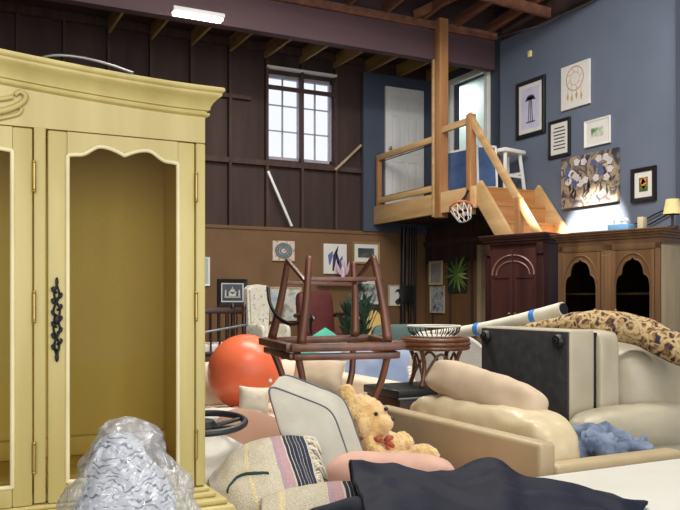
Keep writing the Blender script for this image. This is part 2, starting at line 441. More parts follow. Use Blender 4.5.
# studs, blocking and header of the back wall
for i in range(-6, 6):
    x = 4.73+.61*i
    if .6 < x < 6.4:
        bm = new()
        if wl.x-.1 < x < wr_.x+.1: box(bm, x-.02, x+.02, YB-.10, YB, 2.65, 5.3)
        else: box(bm, x-.022, x+.022, YB-.10, YB, 2.65, 5.5)
        trim(bm, M['stud'])
bm = new(); box(bm, -6, 6.42, YB-.09, YB-.005, 3.62, 3.70); trim(bm, M['stud'])
bm = new(); box(bm, -6, 6.42, YB-.12, YB, 5.42, 5.54); trim(bm, M['stud'])
bm = new(); box(bm, wl.x-.04, wr_.x+.04, YB-.09, YB-.03, 4.84, 4.90); trim(bm, M['stud'])
bm = new(); box(bm, wl.x-.04, wr_.x+.04, YB-.11, YB-.03, 5.16, 5.20); trim(bm, M['white'])
bm = new(); box(bm, .6, wl.x-.3, YB-.09, YB-.005, 4.62, 4.68); trim(bm, M['stud'])
# window
bm = new()
W0, W1 = wl.x, wr_.x
for x in (W0+.012, (W0+W1)/2, W1-.012): box(bm, x-.022, x+.022, YB+.02, YB+.10, wz0, wz1)
for z in (wz0+.02, wz1-.02): box(bm, W0, W1, YB+.02, YB+.10, z-.03, z+.03)
for k in range(2):
    a = W0+(W1-W0)/2*k; b = a+(W1-W0)/2
    box(bm, (a+b)/2-.009, (a+b)/2+.009, YB+.04, YB+.08, wz0, wz1)
    for z in (4.21, 4.62): box(bm, a, b, YB+.04, YB+.08, z-.008, z+.008)
w = struct('window_1', bm, mat('window bars', (168, 166, 174), .6))  # bars coloured paler to carry the glow of the window behind
bm = new(); box(bm, W0, W1, YB+.055, YB+.06, wz0, wz1); obj('pane', bm, M['winglass'], w)
# lower right wall: plywood, battens, pale post, dark pipes in the corner
bm = new(); box(bm, XW-.03, XW+.08, 9.9, YB-.12, 0, 2.12); trim(bm, M['brownwall2'])
bm = new(); box(bm, XW-.02, XW+.08, 9.9, YB-.12, 2.12, 2.75); trim(bm, M['darkwall'])
for y in (10.35, 10.95, 11.45):
    bm = new(); box(bm, XW-.042, XW-.02, y-.03, y+.03, 0, 2.75); trim(bm, M['stud'])
bm = new(); box(bm, XW-.07, XW-.02, 9.9, YB-.12, 2.42, 2.50); trim(bm, M['stud'])
p = on_x(481.5, 280, XW-.12)
bm = new(); box(bm, p.x-.05, p.x+.05, p.y-.05, p.y+.05, 0, 2.35); trim(bm, M['palewood'])
# pilaster at the right end of the blue wall
q = on_x(675.5, 120, XW-.10)
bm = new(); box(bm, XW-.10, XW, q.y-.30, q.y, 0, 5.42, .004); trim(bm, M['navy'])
# loft doors
d0 = on_y(385, 92, YB-.18).x; d1 = min(on_y(423, 92, YB-.18).x, XW-.02)
bm = new()
box(bm, d0, d1, YB-.21, YB-.165, 3.08, 5.1, .004)
dw = (d1-d0)
dr = struct('door_1', bm, M['doorw'])
for cx in (d0+dw*.29, d0+dw*.71):
    for z0, z1 in ((3.28, 3.85), (3.98, 4.62), (4.72, 4.95)):
        bm = new(); hw = dw*.15
        for a in ((cx-hw, cx-hw+.02, z0, z1), (cx+hw-.02, cx+hw, z0, z1), (cx-hw, cx+hw, z0, z0+.02), (cx-hw, cx+hw, z1-.02, z1)):
            box(bm, a[0], a[1], YB-.222, YB-.21, a[2], a[3], .004)
        box(bm, cx-hw+.045, cx+hw-.045, YB-.22, YB-.21, z0+.045, z1-.045, .005)
        obj('panel', bm, M['doorw'], dr)
bm = new(); lathe(bm, [(.008, 0), (.01, .03), (.028, .04), (.03, .06), (.012, .075)], 14, Matrix.Translation((d0+.06, YB-.21, 4.05)) @ Matrix.Rotation(R(90), 4, 'X')); obj('knob', bm, M['brass'], dr)
bm = new()
for a in ((dy0-.09, dy0, dz0, dz1+.09), (dy1, dy1+.09, dz0, dz1+.09), (dy0, dy1, dz1, dz1+.09)):
    box(bm, XW+.02, XW+.10, a[0], a[1], a[2], a[3], .006)
d2 = struct('door_2', bm, M['white'])
# ------------------------------------------------------------------ loft deck, post, stairs
DX = 6.63; DZ = 3.06; DY0 = 8.85
t = thing('loft_deck', 'small wooden loft deck with pine railing up in the corner', 'deck', (DX+.5, 10.3, 2.76))
def P(name, m, parent, fn, **kw):
    b = new(); fn(b); return obj(name, b, m, parent, True, **kw)
P('floorboards', M['pine_x'], t, lambda b: box(b, DX+.02, XW-.02, DY0, YB-.23, DZ-.03, DZ, .004))
P('rim_board', M['pine_y'], t, lambda b: box(b, DX-.03, DX+.02, DY0, YB-.18, 2.76, DZ-.0, .004))
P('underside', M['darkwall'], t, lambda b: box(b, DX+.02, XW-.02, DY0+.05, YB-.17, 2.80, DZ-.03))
ye = YB-.24
P('railing_post', M['pine'], t, lambda b: box(b, DX-.02, DX+.06, ye-.06, ye, 2.76, 3.86, .004))
P('top_rail', M['pine_y'], t, lambda b: bar(b, (DX+.01, 9.82, 3.88), (DX+.01, ye, 3.86), .05, .09, .004))
P('bottom_rail', M['pine_y'], t, lambda b: bar(b, (DX+.01, 9.82, 3.15), (DX+.01, ye, 3.15), .05, .09, .004))
P('rail_cable', M['black'], t, lambda b: (tube(b, [(DX+.05, 9.85, 3.82), (DX+.05, ye-.05, 3.80)], .008, 6), tube(b, [(DX+.05, 9.85, 3.21), (DX+.05, ye-.05, 3.21)], .008, 6), tube(b, [(DX+.05, 9.98, 3.2), (DX+.05, 9.98, 3.84)], .012, 6)))
P('top_rail', M['pine_y'], t, lambda b: bar(b, (DX+.01, 9.72, 3.97), (DX+.01, 9.05, 3.98), .05, .09, .004))
P('railing_post', M['pine'], t, lambda b: box(b, DX-.04, DX+.06, 8.94, 9.04, 2.68, 4.06, .004))
bm = new(); box(bm, DX-.05, DX+.10, 9.66, 9.80, 2.70, 5.60, .005)
pt = solo('support_post', bm, M['pine'], 'tall square pine post rising past the big ceiling beam', 'post', (DX+.02, 9.73, 2.70))
bm = new(); box(bm, DX-.06, DX+.09, 9.805, 9.86, 2.72, 5.03, .004); obj('side_plank', bm, M['pine_y'], pt, True)
st = thing('staircase', 'steep pine staircase with a handrail running down from the loft', 'stairs', (DX+.5, 7.6, 0))
N = 12; run = 2.45; rise = DZ/N; go = run/N
for i in range(N):
    z = DZ-rise*(i+1); y1 = DY0-go*i; y0 = y1-go
    if i < N-1: P('tread', M['pine_x'], st, lambda b: box(b, DX+.05, XW-.06, y0-.03, y1, z-.035, z, .004))
    P('riser', M['pine_x'], st, lambda b: box(b, DX+.05, XW-.06, y1-.02, y1, z, z+rise-.035))
for x in (DX+.02, XW-.04):
    P('stringer', M['pine_y'], st, lambda b: bar(b, (x, DY0+.02, DZ-.02), (x, DY0-run, .12), .045, .26, .003))
hr0 = Vector((DX+.01, 9.04, 4.06)); hr1 = Vector((DX+.01, DY0-run+.15, 1.0))
P('handrail', M['pine_y'], st, lambda b: bar(b, hr0, hr1, .05, .10, .004))
for y, z0, z1 in ((7.98, 2.0, 2.80), (6.7, .45, 1.25)):
    P('railing_post', M['pine'], st, lambda b: box(b, DX-.03, DX+.05, y-.045, y+.045, z0, z1, .004))
# small stool on the landing
sp = Vector((7.36, 9.12, DZ))
t = thing('step_stool', 'white topped wooden stool standing at the head of the pine stairs', 'stool', sp, R(12))
b = new(); box(b, -.23, .23, -.17, .17, .53, .585, .012); obj('seat', b, M['white'], t)
for sx in (-1, 1):
    for sy in (-1, 1):
        b = new(); bar(b, (sx*.16, sy*.11, .53), (sx*.22, sy*.15, 0), .04, .04, .004); obj('leg', b, M['white'], t)
    b = new(); bar(b, (sx*.19, -.13, .26), (sx*.19, .13, .26), .022, .035); obj('stretcher', b, M['white'], t)
b = new(); bar(b, (-.2, -.13, .2), (.2, -.13, .2), .022, .035); obj('stretcher', b, M['white'], t)
# panels leaning behind the landing rail
for px, y, lab, mm, hh in ((455, 9.50, 'blue glazed panel leaning behind the loft rail beside the post', 'bluepanel', .62), (474, 9.02, 'blue glazed panel leaning by the white topped stool', 'bluepanel', .62)):
    q = Vector((DX+.14, y, DZ)) if px == 455 else Vector((6.96, y+.02, DZ))
    t = thing('glazed_panel', lab, 'panel', q, R(-78 if px == 455 else -20))
    ww = .26 if px == 455 else .15
    LM = Matrix.Rotation(R(-6), 4, 'X')
    b = new(); box(b, -ww+.03, ww-.03, -.012, .012, .03, hh-.03, M=LM); obj('pane', b, M[mm], t)
    b = new()
    for a in ((-ww, -ww+.03, 0, hh), (ww-.03, ww, 0, hh), (-ww, ww, 0, .03), (-ww, ww, hh-.03, hh)): box(b, a[0], a[1], -.018, .018, a[2], a[3], .003, M=LM)
    obj('frame', b, M['white'], t)
# toy basketball hoop hung on the deck edge
hp = on_x(461, 208, DX-.17)
t = thing('basketball_hoop', 'small toy basketball hoop hanging from the edge of the deck', 'hoop', hp, 0)
b = new(); torus(b, (0, 0, 0), .15, .016, Matrix.Rotation(R(-28), 3, 'X') @ Matrix.Rotation(R(14), 3, 'Y'), 28, 8); obj('rim', b, mat('hoop orange', (214, 120, 84), .4), t)
b = new()
for k in range(10):
    a = 2*PI*k/10; c = Matrix.Rotation(R(-28), 3, 'X')
    for s in (1, -1):
        a2 = a+s*.5
        tube(b, [c @ Vector((.15*math.cos(a), .15*math.sin(a), 0)), c @ Vector((.12*math.cos((a+a2)/2), .12*math.sin((a+a2)/2), -.09)), c @ Vector((.09*math.cos(a2), .09*math.sin(a2), -.18))], .006, 5)
obj('net', b, M['white'], t)
b = new(); tube(b, [(.03, .0, .0), (.05, 0, .1), (.09, 0, .2), (.14, .02, .26)], .014, 6); tube(b, [(-.02, .1, .02), (.06, .03, .14), (.14, .0, .25)], .012, 6)
obj('bracket', b, M['iron'], t)
# corner pipes
t = thing('corner_pipes', 'dark vertical pipes in the corner below the loft', 'pipes', (7.2, YB-.22, 0))
for x, r_ in ((7.16, .045), (7.30, .03), (7.40, .022)):
    P('pipe', M['black'], t, lambda b: tube(b, [(x, YB-.2, 0), (x, YB-.2, 1.6), (x+.02, YB-.2, 2.74)], r_, 10))
P('junction_box', M['black'], t, lambda b: box(b, 7.12, 7.34, YB-.3, YB-.15, 1.45, 1.75, .01))
# fluorescent fixture below the beam
f0 = on_y(172, 12, 9.6); f1 = on_y(223, 22, 9.6); fz = (f0.z+f1.z)/2+.02
t = thing('ceiling_light', 'lit fluorescent tube light fixed under the long dark beam', 'light', ((f0.x+f1.x)/2, 9.6, fz))
P('housing', M['white'], t, lambda b: box(b, f0.x, f1.x, 9.52, 9.68, fz+.0, fz+.05, .006))
P('tube', M['lampe'], t, lambda b: (tube(b, [(f0.x+.02, 9.56, fz-.02), (f1.x-.02, 9.56, fz-.02)], .02, 10), tube(b, [(f0.x+.02, 9.64, fz-.02), (f1.x-.02, 9.64, fz-.02)], .02, 10)))
P('bracket', M['silver'], t, lambda b: (box(b, f0.x+.1, f0.x+.14, 9.6, 9.84, fz+.05, fz+.07), box(b, f1.x-.14, f1.x-.1, 9.6, 9.84, fz+.05, fz+.07)))
# stick and brace on the studs
a = on_y(268, 171, YB-.14); c = on_y(291, 229, YB-.14); c.z = 2.67
bm = new(); bar(bm, c+Vector((0, -.02, 0)), a+Vector((0, .01, 0)), .05, .04, .004)
solo('wooden_stick', bm, M['white'], 'pale wooden stick leaning on the studs below the window', 'stick', c)
a = on_y(335, 170, YB-.14); c = on_y(361, 145, YB-.14)
bm = new(); bar(bm, a, c, .045, .035, .003)
solo('diagonal_brace', bm, M['palewood'], 'pale diagonal wooden brace nailed right of the window', 'brace', a)
# cable along the top of the blue wall
pts = [on_x(497, 38, XW-.03), on_x(523, 30, XW-.04), on_x(545, 24, XW-.04), on_x(568, 12, XW-.04), on_x(590, 2, XW-.04), on_x(612, -12, XW-.04)]
bm = new(); tube(bm, spline(pts, 24), .012, 6)
solo('wall_cable', bm, M['silver'], 'thin grey cable running along the top of the blue wall', 'cable', pts[0])
q = on_x(530, 54, XW-.01)
bm = new(); box(bm, q.x-.02, q.x+.01, q.y-.035, q.y+.035, q.z-.045, q.z+.045, .006)
solo('wall_sensor', bm, M['lampshade'], 'tiny yellowish box high on the blue wall', 'sensor', q)
pts = [on_x(621, 229, XW-.03), on_x(640, 222, XW-.03), on_x(660, 212, XW-.03), on_x(684, 203, XW-.03)]
pts2 = [on_x(632, 232, XW-.03), on_x(650, 224, XW-.03), on_x(668, 214, XW-.03), on_x(690, 200, XW-.03)]
bm = new(); tube(bm, spline(pts, 16), .009, 6)
solo('power_cord', bm, M['black'], 'upper black cord drooping across the blue wall above the hutch', 'cord', pts[0], 'black cords above the hutch')
bm = new(); tube(bm, spline(pts2, 16), .009, 6)
solo('power_cord', bm, M['black'], 'lower black cord drooping to the hutch top near the lamp', 'cord', pts2[0], 'black cords above the hutch')
# ------------------------------------------------------------------ pictures
M['paper'] = mat('picture mount', (226, 224, 218), .7, var=.03)
M['goldf'] = mat('gold frame', (176, 146, 92), .4, metal=.3)
M['creamf'] = mat('cream frame', (206, 190, 156), .55)
M['ink'] = mat('ink', (52, 50, 56), .7)
def ring(b, w, h, fw, d, prof=0.0):
    """mitred picture frame, centred, facing -Y"""
    o = [(-w/2, -h/2), (w/2, -h/2), (w/2, h/2), (-w/2, h/2)]; i = [(-w/2+fw, -h/2+fw), (w/2-fw, -h/2+fw), (w/2-fw, h/2-fw), (-w/2+fw, h/2-fw)]
    t = new()
    def vs(pts, y): return [t.verts.new((x, y, z)) for x, z in pts]
    a = vs(o, 0); c = vs(o, -d*.8); e = vs([(x*.985, z*.985) for x, z in o], -d); g = vs(i, -d*.75); k = vs(i, 0)
    for A, B in ((a, c), (c, e), (e, g), (g, k), (k, a)):
        for q in range(4): t.faces.new((A[q], A[(q+1) % 4], B[(q+1) % 4], B[q]))
    merge(b, t)
def picture(label, l, r, top, bot, wall, art, framem=None, fw=.03, mount=0.0, deco=None, cat='picture', d=.03, name='framed_picture', group=None, off=0.0, tilt=0):
    """l,r,top,bot: edges as seen; wall 'R' (right wall), 'B' (wainscot of the back wall), 'L' (plywood under the deck)"""
    if wall == 'R': top += 1.5; bot -= 1.5; l += .5
    cy = (top+bot)/2; cx = (l+r)/2
    if wall == 'B':
        Y = YB-.102-off; A = on_y(l, cy, Y); B = on_y(r, cy, Y); T = on_y(cx, top, Y); U = on_y(cx, bot, Y); w = B.x-A.x; rz = 0
        C = Vector(((A.x+B.x)/2, Y, (T.z+U.z)/2))
    else:
        X = XW-.005-off if wall == 'R' else XW-.035-off
        A = on_x(l, cy, X); B = on_x(r, cy, X); T = on_x(cx, top, X); U = on_x(cx, bot, X); w = A.y-B.y; rz = R(-90)
        C = Vector((X, (A.y+B.y)/2, (T.z+U.z)/2))
    h = T.z-U.z
    t = thing(name, label, cat, C, rz, group or {'R': 'pictures on the blue wall', 'B': 'pictures on the brown back wall', 'L': 'pictures under the deck'}[wall])
    if tilt: t.rotation_euler = (0, R(tilt), rz)
    if framem:
        b = new(); ring(b, w, h, fw, d); obj('frame', b, framem, t, smooth=0)
        iw, ih = w-2*fw, h-2*fw
        if mount:
            b = new(); box(b, -iw/2, iw/2, -d*.45, 0, -ih/2, ih/2); obj('mount', b, M['paper'], t, smooth=0)
            iw -= 2*mount; ih -= 2*mount
            b = new(); box(b, -iw/2, iw/2, -d*.5, -d*.44, -ih/2, ih/2); obj('print', b, art, t, smooth=0)
        else:
            b = new(); box(b, -iw/2, iw/2, -d*.5, 0, -ih/2, ih/2); obj('print', b, art, t, smooth=0)
    else:
        iw, ih = w, h
        b = new(); box(b, -w/2, w/2, -d, 0, -h/2, h/2, .004); obj('canvas', b, art, t, smooth=0)
    if deco: deco(t, iw, ih, -d*(.52 if framem else 1.02))
    return t
def strip(b, pts, w, y):
    """flat painted stroke on a picture: pts in x,z; width tapers"""
    pts = [Vector((p[0], 0, p[1])) for p in pts]; n = len(pts)
    t = new(); L = []; Rr = []
    for i, p in enumerate(pts):
        q = (pts[min(i+1, n-1)]-pts[max(i-1, 0)]).normalized(); nn = Vector((-q.z, 0, q.x))
        ww = w[i] if isinstance(w, (list, tuple)) else w
        L.append((p+nn*ww/2)); Rr.append((p-nn*ww/2))
    A = [[t.verts.new((v.x, yy, v.z)) for v in L] for yy in (y, y+.004)]; B = [[t.verts.new((v.x, yy, v.z)) for v in Rr] for yy in (y, y+.004)]
    for i in range(n-1):
        t.faces.new((A[0][i], A[0][i+1], B[0][i+1], B[0][i])); t.faces.new((A[0][i], A[1][i], A[1][i+1], A[0][i+1])); t.faces.new((B[0][i], B[0][i+1], B[1][i+1], B[1][i]))
    merge(b, t)
def arc(cx, cz, r, a0, a1, n=10, rz=None):
    return [(cx+r*math.cos(a0+(a1-a0)*i/n), cz+(rz or r)*math.sin(a0+(a1-a0)*i/n)) for i in range(n+1)]
def disc(b, cx, cz, r, y, n=16, rz=None): strip(b, [(cx-r+2*r*i/n, cz) for i in range(n+1)], [2*(rz or r)*math.sqrt(max(0, 1-(-1+2*i/n)**2)) for i in range(n+1)], y)
# right wall
def palm(t, w, h, y):
    b = new()
    for dx in (-.12, .0, .12): strip(b, [(dx*w, -.34*h), (dx*w*.7, .0), (dx*w*.5, .22*h)], .018, y)
    for k in range(9):
        a = PI*k/8; strip(b, [(0, .22*h), (.2*w*math.cos(a), .22*h+.10*h*math.sin(a)), (.3*w*math.cos(a), .22*h-.04*h)], [.03, .035, .004], y)
    strip(b, [(-.25*w, -.34*h), (.25*w, -.34*h)], .02, y)
    obj('drawing', b, mat('violet ink', (86, 80, 110), .7), t, smooth=0)
picture('black framed violet palm drawing high on the blue wall left', 517, 546, 78, 138, 'R', mat('lilac paper', (196, 194, 220), .7, (214, 212, 232), scale=5), M['black'], .055, .06, palm, d=.04)
def catcher(t, w, h, y):
    b = new()
    strip(b, arc(0, .16*h, .3*w, 0, 2*PI, 28), .016, y); strip(b, arc(0, .16*h, .16*w, 0, 2*PI, 20), .008, y)
    for k in range(8):
        a = 2*PI*k/8; strip(b, [(.16*w*math.cos(a), .16*h+.16*w*math.sin(a)), (.3*w*math.cos(a+.4), .16*h+.3*w*math.sin(a+.4))], .006, y)
    for k, dx in enumerate((-.24, -.1, .06, .22)):
        z1 = -.02*h-.05*h*(k % 2); strip(b, [(dx*w, z1), (dx*w, z1-.12*h), (dx*w*1.05, z1-.2*h), (dx*w, z1-.3*h)], [.008, .01, .045, .004], y)
    obj('drawing', b, mat('beige paint', (196, 160, 112), .8), t, smooth=0)
picture('white canvas with a beige dream catcher, topmost on the blue wall', 562, 591, 62, 109, 'R', M['paper'], None, deco=catcher, name='canvas_print')
def lines(t, w, h, y):
    b = new()
    for k in range(7):
        z = .34*h-k*.11*h; ww = w*(.30+.06*((k*3) % 4)/3)
        strip(b, [(-ww, z), (ww, z)], .04*h, y)
    obj('lettering', b, M['ink'], t, smooth=0)
picture('black framed print of dark text lines on the blue wall', 549, 571, 118, 159, 'R', M['paper'], M['black'], .045, deco=lines)
picture('white framed little green print on the blue wall', 585, 611, 117, 147, 'R', ramp_art('green print', [(40, 80, 60), (110, 150, 110), (220, 220, 200), (70, 110, 130)], 9), M['white'], .025, .09)
def flowers(t, w, h, y):
    rnd = random.Random(4)
    mp = [mat('white petals', (226, 222, 222), .7), mat('white petals', (226, 222, 222), .7), mat('blue petals', (96, 108, 150), .7)]; ml = mat('dark leaves', (44, 46, 56), .7)
    for k in range(16):
        x = rnd.uniform(-.42, .42)*w; z = rnd.uniform(-.2, .3)*h; c = new()
        strip(c, [(x, z), (x+rnd.uniform(-.05, .05)*w, z-.12*h), (x+rnd.uniform(-.05, .05)*w, z-.2*h)], [.005, .05, .004], y); obj('leaf', c, ml, t, smooth=0)
    for k in range(26):
        x = rnd.uniform(-.40, .40)*w; z = rnd.uniform(-.06, .38)*h; b = new(); yy = y-.003-.001*(k % 7)
        for q in range(5):
            a = 2*PI*q/5+k
            strip(b, [(x-.006*math.cos(a), z-.006*math.sin(a)), (x+.035*w*math.cos(a), z+.05*h*math.sin(a)), (x+.06*w*math.cos(a), z+.07*h*math.sin(a))], [.014, .05, .006], yy)
        disc(b, x, z, .014, yy-.001); obj('flower', b, mp[k % 3], t, smooth=0)
picture('large wide flower painting, biggest picture on the blue wall', 563, 620, 152, 207, 'R', ramp_art('flower ground', [(40, 42, 60), (84, 76, 80), (176, 158, 132), (54, 50, 62), (206, 192, 168)], 4.5, dist=1.2), None, deco=flowers, d=.045, name='canvas_print')
def bloom(t, w, h, y):
    b = new()
    for k in range(7): strip(b, [(0, -.3*h), (.18*w*math.cos(k), -.05*h), (.3*w*math.cos(k*1.3), .22*h*math.sin(k+1))], [.02, .045, .004], y)
    obj('stems', b, mat('yellow green', (176, 190, 60), .7), t, smooth=0)
    b = new()
    for x, z in ((-.12, .22), (.1, .3), (.02, .1)): disc(b, x*w, z*h, .035, y-.003)
    obj('blossoms', b, mat('orange blossom', (220, 130, 70), .7), t, smooth=0)
picture('black framed yellow flower print near the lamp, lowest right on the blue wall', 632, 657, 166, 203, 'R', mat('dark green print', (48, 70, 40), .6, (104, 120, 54), scale=14), M['black'], .05, .07, bloom, d=.04)
# under the deck
picture('cream framed grey picture under the deck', 430, 443, 261, 285, 'L', mat('grey print', (150, 146, 140), .7, (180, 176, 168), scale=8), M['creamf'], .045)
picture('blue and white patterned panel hung below the cream framed one', 431, 445, 286, 313, 'L', ramp_art('blue pattern', [(60, 74, 106), (150, 160, 180), (206, 208, 206), (80, 96, 130)], 14, dist=1), M['creamf'], .015)
def burst(t, w, h, y):
    b = new(); g = new()
    for k in range(22):
        a = 2*PI*k/22+.15*math.sin(k*3); L = (.46+.1*math.sin(k*7))*min(w, h)*1.3
        strip(b if k % 3 else g, [(0, .02), (L*.5*math.cos(a), .02+L*.5*math.sin(a)), (L*math.cos(a), .02+L*math.sin(a))], [.012, .045, .004], y-.002*(k % 3))
    obj('leaves', b, mat('green paint', (104, 150, 58), .7), t, smooth=0); obj('leaves', g, mat('pale green paint', (176, 206, 128), .7), t, smooth=0)
picture('dark canvas with a bright green spiky plant under the deck', 449, 467, 259, 292, 'L', mat('dark canvas', (34, 40, 36), .8, (52, 58, 50), scale=12), None, deco=burst, name='canvas_print')
# back wall
def mandala(t, w, h, y):
    b = new()
    for q in (.36, .26, .16): strip(b, arc(0, 0, q*w, 0, 2*PI, 24, q*h), .03, y)
    for k in range(12):
        a = 2*PI*k/12; disc(b, .31*w*math.cos(a), .31*h*math.sin(a), .02, y-.002, 8)
    obj('pattern', b, mat('grey teal paint', (104, 120, 124), .7), t, smooth=0)
picture('small canvas with a pink and grey medallion on the brown back wall', 272, 294, 241, 261, 'B', ramp_art('medallion ground', [(196, 120, 100), (226, 208, 190), (214, 190, 176), (150, 84, 72)], 16), None, deco=mandala, name='canvas_print')
def feathers(t, w, h, y):
    b = new(); c = new()
    strip(b, [(-.1*w, -.4*h), (-.02*w, .1*h), (.12*w, .42*h)], [.03, .07, .01], y); strip(b, [(.16*w, -.36*h), (.1*w, 0), (.02*w, .3*h)], [.02, .05, .01], y)
    strip(c, [(-.25*w, -.2*h), (-.22*w, .1*h), (-.12*w, .25*h)], [.02, .09, .01], y); strip(c, [(.24*w, -.4*h), (.2*w, -.15*h), (.3*w, .1*h)], [.02, .12, .01], y)
    obj('feathers', b, mat('dark feather', (56, 52, 70), .7), t, smooth=0); obj('feathers', c, mat('blue feather', (96, 112, 170), .7), t, smooth=0)
picture('white canvas with dark and blue feathers on the brown back wall', 323, 346, 244, 274, 'B', M['paper'], None, deco=feathers, name='canvas_print')
picture('gold framed dark landscape with a pale mount on the back wall', 352, 379, 242, 264, 'B', ramp_art('dark landscape', [(40, 46, 52), (70, 78, 84), (110, 110, 96)], 7), M['goldf'], .035, .07)
def face(t, w, h, y):
    b = new(); disc(b, .08*w, .06*h, .24*w, y, 16, .3*h); strip(b, [(-.1*w, -.42*h), (.06*w, -.3*h), (.2*w, -.4*h)], [.05, .14, .05], y)
    obj('drawing', b, M['ink'], t, smooth=0)
    c = new(); disc(c, -.02*w, .0, .15*w, y-.004, 14, .2*h); obj('drawing', c, M['paper'], t, smooth=0)
picture('black and white portrait in a thin pale frame, farthest right on the back wall', 388, 405.5, 285, 306, 'B', M['paper'], M['creamf'], .022, deco=face)
def domes(t, w, h, y):
    b = new()
    strip(b, [(-.4*w, -.28*h), (.4*w, -.28*h)], .07*h, y); strip(b, [(0, -.28*h), (0, .02*h)], .36*w, y); disc(b, 0, .08*h, .12*w, y, 14, .16*h); strip(b, [(0, .2*h), (0, .34*h)], .012, y)
    for dx in (-.34, .34): strip(b, [(dx*w, -.28*h), (dx*w, .12*h), (dx*w, .18*h)], [.03, .022, .004], y)
    for dx in (-.16, .16): disc(b, dx*w, .02*h, .04*w, y-.003, 10, .05*h)
    obj('building', b, mat('pale building print', (206, 206, 200), .7), t, smooth=0)
picture('dark framed picture of a pale domed building above the wooden crib', 217, 247, 279, 306, 'B', mat('grey sky print', (96, 104, 116), .6, (62, 64, 70), scale=3), M['black'], .06, .02, domes)
picture('white framed picture half hidden behind the yellow cabinet edge', 198, 209.5, 257, 286, 'B', M['pale'], M['white'], .03)
picture('black framed photograph of dark trees behind the overturned chair', 352, 382, 279, 306, 'B', ramp_art('tree photo', [(30, 36, 32), (70, 84, 70), (190, 196, 196), (60, 70, 60)], 5), M['black'], .03, .05)
picture('pale framed blue watercolour landscape behind the white wing chair', 269, 301, 287, 321, 'B', ramp_art('watercolour', [(96, 136, 176), (176, 196, 210), (226, 226, 214), (150, 150, 130), (110, 120, 110)], 4), M['creamf'], .03)
# wall shelf with a figurine
q0 = on_y(316, 280, YB-.15); q1 = on_y(362, 279, YB-.15)
bm = new(); box(bm, q0.x, q1.x, YB-.32, YB-.12, 1.80, 1.83, .004)
sh = solo('wall_shelf', bm, M['darkwood'], 'narrow dark wooden shelf under the feather canvas', 'shelf', ((q0.x+q1.x)/2, YB-.12, 1.80))
fp = on_y(343, 279, YB-.24); fp.z = 1.83
t = thing('figurine', 'pinkish winged figurine on the narrow dark shelf', 'figurine', fp)
mf = mat('pink glaze', (206, 170, 188), .3, (226, 200, 214), scale=20)
b = new(); lathe(b, [(.06, 0), (.06, .02), (.035, .05), (.05, .13), (.03, .2), (.02, .23), (.035, .27), (.03, .31), (.0, .33)], 14); obj('body', b, mf, t, smooth=60)
for s in (-1, 1):
    b = new(); prism(b, [(s*.02, .1), (s*.12, .3), (s*.11, .16), (s*.07, .08)], -.006, .006, bev=.002); obj('wing', b, mf, t)
# ------------------------------------------------------------------ armoire
def cornice(b, w, d, z, prof):
    """stepped moulding round front and sides: prof = [(out, height)]"""
    zz = z
    for o, h in prof:
        box(b, -w/2-o, w/2+o, -d/2-o, d/2, zz, zz+h, .004); zz += h
    return zz
def xz_tube(b, pts, y, r, n=6): tube(b, [(x, y, z) for x, z in pts], r, n)
def camrz(p, q):
    """rotation so local X runs from p to q on the floor"""
    return math.atan2((q-p).y, (q-p).x)
p = at(485, 300, 9.05); q = at(543, 300, 8.5); w = (q-p).length; rz = camrz(p, q)
W = w; D = .46; fm = (p+q)/2; back = Matrix.Rotation(rz, 4, 'Z') @ Vector((0, 1, 0))
ctr = fm+back*D/2; ctr.z = 0
t = thing('armoire', 'dark mahogany armoire with two arched doors beside the stairs', 'wardrobe', ctr, rz)
H = 2.115
b = new(); box(b, -W/2, W/2, -D/2+.02, D/2, .08, H, .004); box(b, -W/2-.01, W/2+.01, -D/2, D/2, 0, .1, .006); obj('body', b, M['mahog'], t)
b = new(); cornice(b, W, D, H, [(.01, .03), (.03, .03), (.045, .02), (.055, .025)]); obj('cornice', b, M['mahog'], t)
for s in (-1, 1):
    b = new(); cx = s*W/2*.9
    for k in range(3): box(b, cx-.028+k*.02, cx-.016+k*.02, -D/2-.008, -D/2+.02, .15, H-.14, .004)
    box(b, cx-.04, cx+.04, -D/2-.02, -D/2+.02, H-.12, H, .006); box(b, cx-.04, cx+.04, -D/2-.02, -D/2+.02, .1, .2, .006)
    obj('pilaster', b, M['mahog'], t)
    x0, x1 = (0.004, W/2*.80) if s > 0 else (-W/2*.80, -.004)
    b = new(); box(b, x0, x1, -D/2-.005, -D/2+.02, .14, H-.06, .004); dd = obj('door', b, M['mahog'], t)
    b = new()
    zt = H-.34; inner = s*.012; outer = s*(W/2*.80-.03); span = abs(outer-inner)
    for off, rr in ((0, .010), (.055, .008)):
        sp = span-off; hh = .215-off*1.2
        pts = [(inner+s*sp*math.sin(PI/2*k/10), zt+hh*math.cos(PI/2*k/10)) for k in range(11)]
        xz_tube(b, pts, -D/2-.008, rr)
    obj('arch_moulding', b, mat('worn mahogany edge', (132, 92, 82), .35), dd)
    b = new(); z0 = .3; z1 = zt-.02
    for a in ((x0+.03, x0+.045, z0, z1), (x1-.045, x1-.03, z0, z1), (x0+.03, x1-.03, z0, z0+.015), (x0+.03, x1-.03, z1-.015, z1), (x0+.03, x1-.03, 1.0, 1.02)): box(b, a[0], a[1], -D/2-.014, -D/2-.004, a[2], a[3], .003)
    obj('panel_moulding', b, M['mahog'], dd)
    b = new(); lathe(b, [(.008, 0), (.006, .014), (.014, .022), (.01, .034)], 12, Matrix.Translation((s*.04, -D/2-.004, 1.35)) @ Matrix.Rotation(R(90), 4, 'X')); obj('knob', b, M['brass'], dd)
